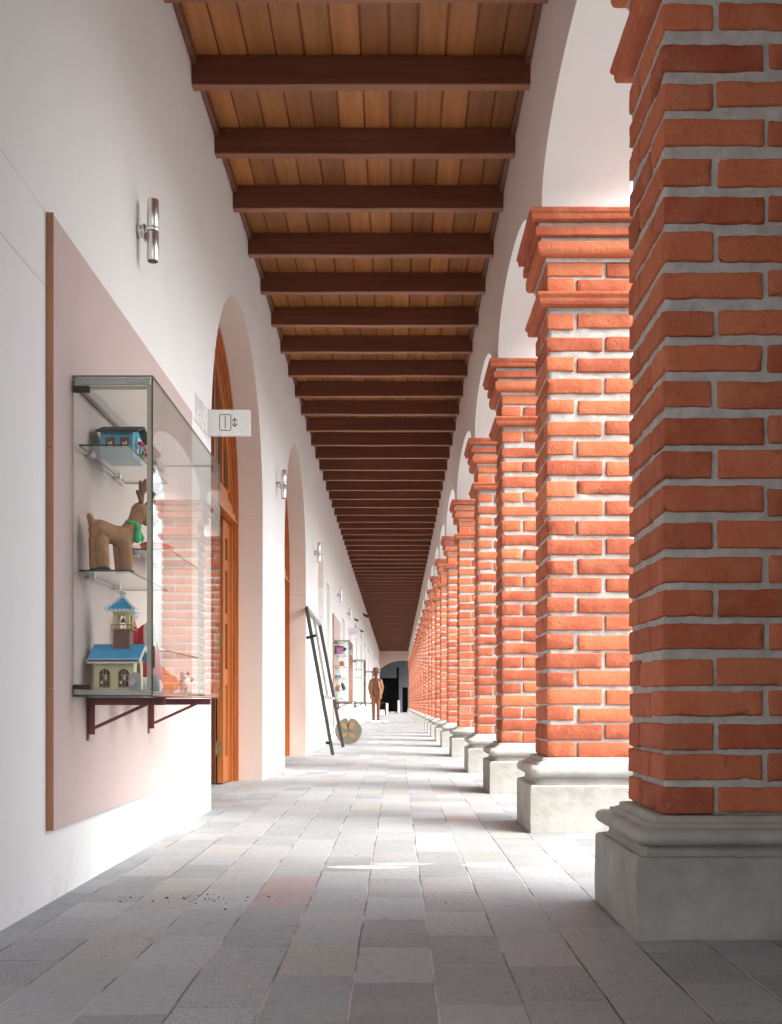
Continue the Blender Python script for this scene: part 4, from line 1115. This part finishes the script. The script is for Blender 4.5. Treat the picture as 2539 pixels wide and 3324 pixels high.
# flat notice on the wall and a socket plate
t = empty('wall_notice', (XL, 5.79, 2.14))
b = MB(); b.box(XL + .001, XL + .005, 5.62, 5.96, 2.068, 2.212, 0, .0015); b.build('plate', 'whitegloss', t)
b = MB()
for k, (w_, z) in enumerate(((.15, 2.165), (.13, 2.152), (.14, 2.139), (.11, 2.126), (.03, 2.095))):
    y_ = 5.70
    while y_ < 5.70 + w_:
        l_ = R.uniform(.006, .016); b.box(XL + .0051, XL + .0056, y_, y_ + l_, z, z + .006); y_ += l_ + .005
b.build('lettering', 'greyink', t)
tag(t, 'flat white notice plate with faint grey lettering beside the lift sign', 'notice')
t = empty('socket_plate', (XL, 5.79, .35))
b = MB(); b.box(XL + .001, XL + .009, 5.72, 5.86, .312, .384, 0, .003); b.build('plate', 'white', t)
b = MB(); b.box(XL + .0091, XL + .011, 5.745, 5.785, .328, .368); b.cut().box(XL + .0091, XL + .011, 5.795, 5.835, .328, .368); b.pieces('socket', 'whitegloss', t)
tag(t, 'white socket plate low on the wall before the first arched door', 'socket')

# ------------------------------------------------------------------ leaning rack
t = empty('leaning_rack', (-.73, 13.5, 0))
LB, LT = Vector((-.731, 12.39, .012)), Vector((-1.020, 12.24, 1.685))
RB, RT = Vector((-.723, 14.62, .012)), Vector((-1.020, 14.36, 1.650))
for a_, c_ in ((LB, LT), (RB, RT)):
    b = MB(); b.bar(a_, c_, .030, .030); b.build('leg', 'blackmetal', t)
b = MB(); b.bar(LT, RT, .03, .035); b.build('top_bar', 'greymetal', t)
cl, cr = LT.lerp(LB, .60), RT.lerp(RB, .60)
b = MB(); b.bar(cl, cr, .03, .035); b.build('cross_bar', 'greymetal', t)
b = MB(); b.bar(LT.lerp(RT, .48), cl.lerp(cr, .42), .026, .026); b.build('middle_bar', 'greymetal', t)
b = MB(); p = LT.lerp(LB, .20); b.bar(p + Vector((-.06, -.02, -.01)), p + Vector((.05, -.02, .02)), .02, .03); b.build('clamp', 'blackmetal', t)
b = MB(); p = LT.lerp(LB, .92); b.bar(p + Vector((-.06, .0, .01)), p + Vector((.01, 0, .0)), .02, .03); b.build('peg', 'blackmetal', t)
tag(t, 'black metal rack frame leaning against the white wall', 'rack')

# ------------------------------------------------------------------ log slice with painted petals
YL = 15.9; cx_, cz = px(748.2, YL), .199
t = empty('log_slice', (cx_, YL, 0))
n = 56; out = []
for k in range(n):
    a = PI / 2 + 2 * PI * k / n
    r_ = .196 * (1 + .045 * mnoise.noise(Vector((math.cos(a) * 2, math.sin(a) * 2, 4))))
    d_ = min(k, n - k); r_ *= {0: .70, 1: .93, 2: 1.0}.get(d_, 1.0) if d_ < 3 else 1
    out.append((cx_ + r_ * math.cos(a), cz + r_ * math.sin(a)))
mz = min(p[1] for p in out); out = [(p[0], p[1] - mz + .002) for p in out]
inn = [(cx_ + (p[0] - cx_) * .95, cz + (p[1] - cz) * .95) for p in out]
b = MB(); b.prism(inn, 1, YL - .003, YL + .16); b.build('cut_face', 'log', t)
b = MB(); b.band(out, inn, 1, YL, YL + .158, 0, True); b.build('bark', 'bark', t)
b = MB()
for (ux, uz, vx, vz, w_) in ((-.02, .02, -.085, .115, .040), (.018, .03, .070, .125, .044), (-.02, -.035, -.085, -.075, .040), (.015, -.035, .095, -.095, .044)):
    b.cut(); d_ = Vector((vx - ux, vz - uz)); nn = Vector((-d_.y, d_.x)).normalized(); pts = []
    for s_ in (1, -1):
        for k in range(6):
            f_ = k / 5 if s_ > 0 else 1 - k / 5
            ww = w_ * math.sin(PI * min(1, (.12 + .80 * f_))) * (.35 + .65 * f_)
            pts.append((cx_ + ux + d_.x * f_ + s_ * nn.x * ww, cz + uz + d_.y * f_ + s_ * nn.y * ww))
    b.prism(pts, 1, YL - .0055, YL - .0034)
b.pieces('petal', 'yellow', t)
b = MB(); b.prism([(cx_ - .010, cz + .11), (cx_ + .012, cz + .11), (cx_ + .006, cz + .02), (cx_ - .002, cz + .0)], 1, YL - .006, YL - .0033)
b.bar((cx_ - .06, YL - .004, cz + .0), (cx_ + .06, YL - .004, cz - .002), .004, .005, 0, (0, 1, 0)); b.build('crack', 'ink', t)
tag(t, 'round grey log slice with ochre painted petals standing on the floor', 'log slice')

# ------------------------------------------------------------------ carved statue
YS = 32.4; SX = px(807.5, YS)
t = empty('statue', (SX, YS, 0))
def S(x, y, z): return (SX + x, YS + y, z)
zt = .10
b = MB(); b.ring_loft([(.0, .001), (.012, .02), (.012, .07), (.0, zt)], .27, 0, 1); 
for i in range(len(b.v)): v = b.v[i]; b.v[i] = (v[0] + SX - .135, v[1] * 1.1 + YS - .17, v[2])
b.build('pedestal', 'white', t)
body = [(S(-.07, 0, .56), .058, S(-.068, 0, .20), .042), (S(.07, -.01, .56), .058, S(.072, -.01, .20), .042), (S(-.065, 0, .85), .078, S(-.07, 0, .56), .060), (S(.065, 0, .85), .078, S(.07, -.01, .56), .060),
        (S(0, 0, .88), .10, S(0, 0, 1.05), .105, ), (S(0, 0, 1.05), .105, S(0, .0, 1.24), .112), (S(-.10, 0, 1.29), .055, S(.10, 0, 1.29), .055), (S(0, 0, 1.30), .048, S(0, -.005, 1.42), .045),
        (S(0, -.012, 1.475), .078, (.88, 1.05, 1.15)), (S(0, -.02, 1.44), .060, (.95, 1, 1)), (S(0, -.095, 1.463), .013, S(0, -.085, 1.49), .010), (S(-.074, 0, 1.47), .016, (.5, 1, 1.4)), (S(.074, 0, 1.47), .016, (.5, 1, 1.4))]
blob('body', 'bronze', body, .011, t, 4)
b = MB()
for s_ in (-1, 1):
    b.cut().ball(S(s_ * .072, -.05, zt + .035), .045, 0, 14, (1, 2.0, .8))
b.pieces('shoe', 'bronzedark', t)
b = MB()
for s_ in (-1, 1): b.cut().ball(S(s_ * .030, -.092, 1.488), .008, 0, 8)
b.pieces('eye', 'bronzedark', t)
b = MB(); b.box(SX - .022, SX + .022, YS - .094, YS - .088, 1.428, 1.434); b.build('mouth', 'bronzedark', t)
coat = []
for s_ in (-1, 1):
    coat += [(S(s_ * .135, .01, 1.275), .062, S(s_ * .185, .03, 1.08), .055), (S(s_ * .185, .03, 1.08), .055, S(s_ * .150, -.015, .90), .048), (S(s_ * .12, .03, 1.25), .055, S(s_ * .125, .02, .78), .058),
             (S(s_ * .10, -.055, 1.22), .035, S(s_ * .120, -.06, .76), .040), (S(s_ * .07, .07, 1.25), .055, S(s_ * .07, .08, .76), .055), (S(s_ * .06, -.09, 1.29), .022, S(s_ * .085, -.105, 1.08), .022)]
coat += [(S(-.06, .05, 1.335), .035, S(.06, .05, 1.335), .035)]
blob('jacket', 'bronze2', coat, .011, t, 4)
for s_ in (-1, 1):
    b = MB(); b.bar(S(s_ * .050, -.118, 1.30), S(s_ * .066, -.126, 1.06), .016, .012, 0, (0, 1, 0)); b.bar(S(s_ * .066, -.126, 1.06), S(s_ * .088, -.100, .80), .018, .012, 0, (0, 1, 0)); b.build('lapel', 'bronzedark', t)
b = MB(); b.box(SX - .052, SX + .052, YS - .122, YS - .105, .93, 1.26, 0, .008); b.build('waistcoat', 'bronze', t)
b = MB()
for k in range(5): b.cut().ball(S(0, -.124, .97 + .055 * k), .008, 0, 8)
b.pieces('button', 'bronze2', t)
b = MB(); b.lathe(S(0, -.01, 1.522), [(.120, -.004), (.150, .004), (.153, .022), (.140, .034), (.098, .040), (.097, .085), (.088, .130), (.055, .155), (.0, .158)], 28, 0, 1, 1.08); b.build('hat', 'bronze', t)
tag(t, 'carved brown statue of a man in hat and open jacket on white pedestal', 'statue')

# white crate stool, low box, posts and table at the far end
t = empty('white_stool', (-.90, 33.3, 0))
x0, x1, y0, y1, h = -1.03, -.755, 33.05, 33.4, .53
for xx in (x0, x1 - .04):
    for yy in (y0, y1 - .04): b = MB(); b.box(xx, xx + .04, yy, yy + .04, .001, h - .03); b.build('leg', 'white', t)
b = MB(); b.box(x0 - .01, x1 + .01, y0 - .01, y1 + .01, h - .03, h); b.build('seat', 'white', t)
b = MB()
for xx in (x0 + .07, x0 + .13, x0 + .19): b.cut().box(xx, xx + .025, y0 + .01, y0 + .025, .10, h - .031)
b.pieces('slat', 'white', t)
b = MB(); b.box(x0 + .04, x1 - .04, y0 + .005, y0 + .03, .06, .10); b.build('stretcher', 'white', t)
tag(t, 'white slatted stool against the wall left of the statue', 'stool')
t = empty('stone_block', (SX + .22, YS + .05, 0))
blob('block', 'white', [(S(.24, -.06, .05), .055, S(.30, -.06, .05), .05)], .01, t, 2)
tag(t, 'small white stone lying right of the statue pedestal', 'stone')
def post(x, Y, h, label):
    b = MB(); b.bbox(x - .075, x + .075, Y - .075, Y + .075, .001, h, .012); o = b.build('low_post', 'white', None); tag(o, label, 'post', 'low white posts')
post(px(831, 61), 61.0, .62, 'left low white post before the dark far doorway')
post(px(856.5, 68.5), 68.5, .80, 'right, taller white post before the dark far doorway')
b = MB(); b.bbox(px(836, 68.6), px(852, 68.6), 68.55, 68.75, .001, .09, .01)
tag(b.build('low_kerb', 'white'), 'low white kerb between the posts at the far doorway', 'kerb')
t = empty('far_table', (px(824, 58), 58, 0)); xa, xb = px(806, 58), px(830.5, 58)
b = MB(); b.box(xa, xb, 57.7, 58.4, .62, .66); b.build('tabletop', 'bronzedark', t)
for xx in (xa + .03, xb - .09):
    for yy in (57.74, 58.3): b = MB(); b.box(xx, xx + .06, yy, yy + .06, .001, .62); b.build('leg', 'blackmetal', t)
tag(t, 'dark low table behind the statue near the far end', 'table')
b = MB(); b.bbox(px(816, 57), px(826, 57), 56.8, 57.2, .001, .27, .01)
tag(b.build('low_box', 'whitegloss'), 'low white box under the dark far table', 'box')

# ------------------------------------------------------------------ end wall and what lies beyond
b = MB(); c0, r_, zs = px(863.6, YE), 1.90, 1.30; n = 44; zt = 4.1
xl, xr = -1.6, 3.2
b.box(xl, c0 - r_, YE, YE + .4, 0, zt) if c0 - r_ > xl else None
b.box(c0 + r_, xr, YE, YE + .4, 0, zt)
pts = [(c0 - r_ * math.cos(PI * k / n), zs + r_ * math.sin(PI * k / n)) for k in range(n + 1)]
for k in range(n):
    (xa, za), (xb, zb) = pts[k], pts[k + 1]
    b.add([(xa, YE, za), (xb, YE, zb), (xb, YE, zt), (xa, YE, zt)], [(0, 1, 2, 3)])
    b.add([(xa, YE + .4, za), (xb, YE + .4, zb), (xb, YE + .4, zt), (xa, YE + .4, zt)], [(3, 2, 1, 0)])
    b.add([(xa, YE, za), (xb, YE, zb), (xb, YE + .4, zb), (xa, YE + .4, za)], [(3, 2, 1, 0)])
tag(b.build('end_wall', 'plaster_end'), 'pink plaster end wall with a wide round arch', 'wall')
YB = 75.0
t = empty('far_building', (.0, YB, 0))
b = MB(); b.box(-4, px(806, YB), YB, YB + .3, 0, 4.1); b.box(px(806, YB), px(852, YB), YB, YB + .3, pz(1456, YB), 4.1); b.box(px(852, YB), px(863, YB), YB, YB + .3, pz(1433, YB), 4.1)
b.box(px(863, YB), 4.5, YB, YB + .3, pz(1476, YB), 4.1); b.box(px(857, YB), px(864.5, YB), YB - .05, YB + .29, 0, pz(1433, YB) - .005)
b.box(px(876, YB), 4.5, YB, YB + .3, 0, pz(1476, YB)); b.build('wall', 'plaster_grey', t)
b = MB(); b.box(-4, 4.5, YB + 1.5, YB + 1.6, 0, 4.1); b.build('inner_wall', 'void', t)
b = MB(); b.box(-4, 3.2, YE + .42, YB + 1.6, 4.0, 4.1); b.build('ceiling', 'plaster_grey', t)
b = MB(); b.box(-4.1, -4, YE + .42, YB + 1.6, 0, 4.1); b.cut().box(4.5, 4.6, YE + 3, YB + 1.6, 0, 4.1); b.pieces('side_wall', 'plaster_grey', t)  # right-hand wall is added, out of view, to cut the light here
tag(t, 'grey far building with dark doorways seen through the end arch', 'building')

# ------------------------------------------------------------------ light, sky, camera
EL, AZ = math.radians(46), math.radians(118)      # sun high over the courtyard, right and a little behind the camera
wd = bpy.data.worlds.new('World'); sc.world = wd; wd.use_nodes = True
nt = wd.node_tree; bg = nt.nodes['Background']
sky = nt.nodes.new('ShaderNodeTexSky'); sky.sky_type = 'NISHITA'; sky.sun_disc = False
sky.sun_elevation = EL; sky.sun_rotation = AZ; sky.air_density = 1.0; sky.dust_density = 4.0
hs = nt.nodes.new('ShaderNodeHueSaturation'); hs.inputs['Saturation'].default_value = .32
lk(nt, sky.outputs[0], hs.inputs['Color']); lk(nt, hs.outputs[0], bg.inputs['Color'])
bg.inputs['Strength'].default_value = .15
sun = bpy.data.lights.new('sun', 'SUN'); sun.energy = .5; sun.angle = math.radians(35); sun.color = (1, .985, .965)
so = bpy.data.objects.new('sun', sun); col.objects.link(so)
dirv = Vector((math.sin(AZ) * math.cos(EL), math.cos(AZ) * math.cos(EL), math.sin(EL)))
so.rotation_euler = dirv.to_track_quat('Z', 'Y').to_euler(); so.location = dirv * 40

cam = bpy.data.cameras.new('camera'); co = bpy.data.objects.new('camera', cam); col.objects.link(co)
co.location = (0, 0, H); co.rotation_euler = (PI / 2, 0, 0)
cam.sensor_fit = 'HORIZONTAL'; cam.sensor_width = 36; cam.lens = 36 * F / 1680
cam.shift_x = -(VX - 840) / 1680; cam.shift_y = (VY - 1099.5) / 1680
cam.clip_start = .05; cam.clip_end = 600
sc.camera = co
vs = sc.view_settings
vs.view_transform = 'Standard'; vs.look = 'None'; vs.gamma = 1; vs.use_curve_mapping = False; vs.exposure = 2.1
cy = sc.cycles
cy.use_denoising = True; cy.max_bounces = 14; cy.diffuse_bounces = 7; cy.glossy_bounces = 5; cy.transparent_max_bounces = 24
cy.caustics_reflective = False; cy.caustics_refractive = False; cy.sample_clamp_indirect = 8
try: cy.denoiser = 'OPENIMAGEDENOISE'
except Exception: pass
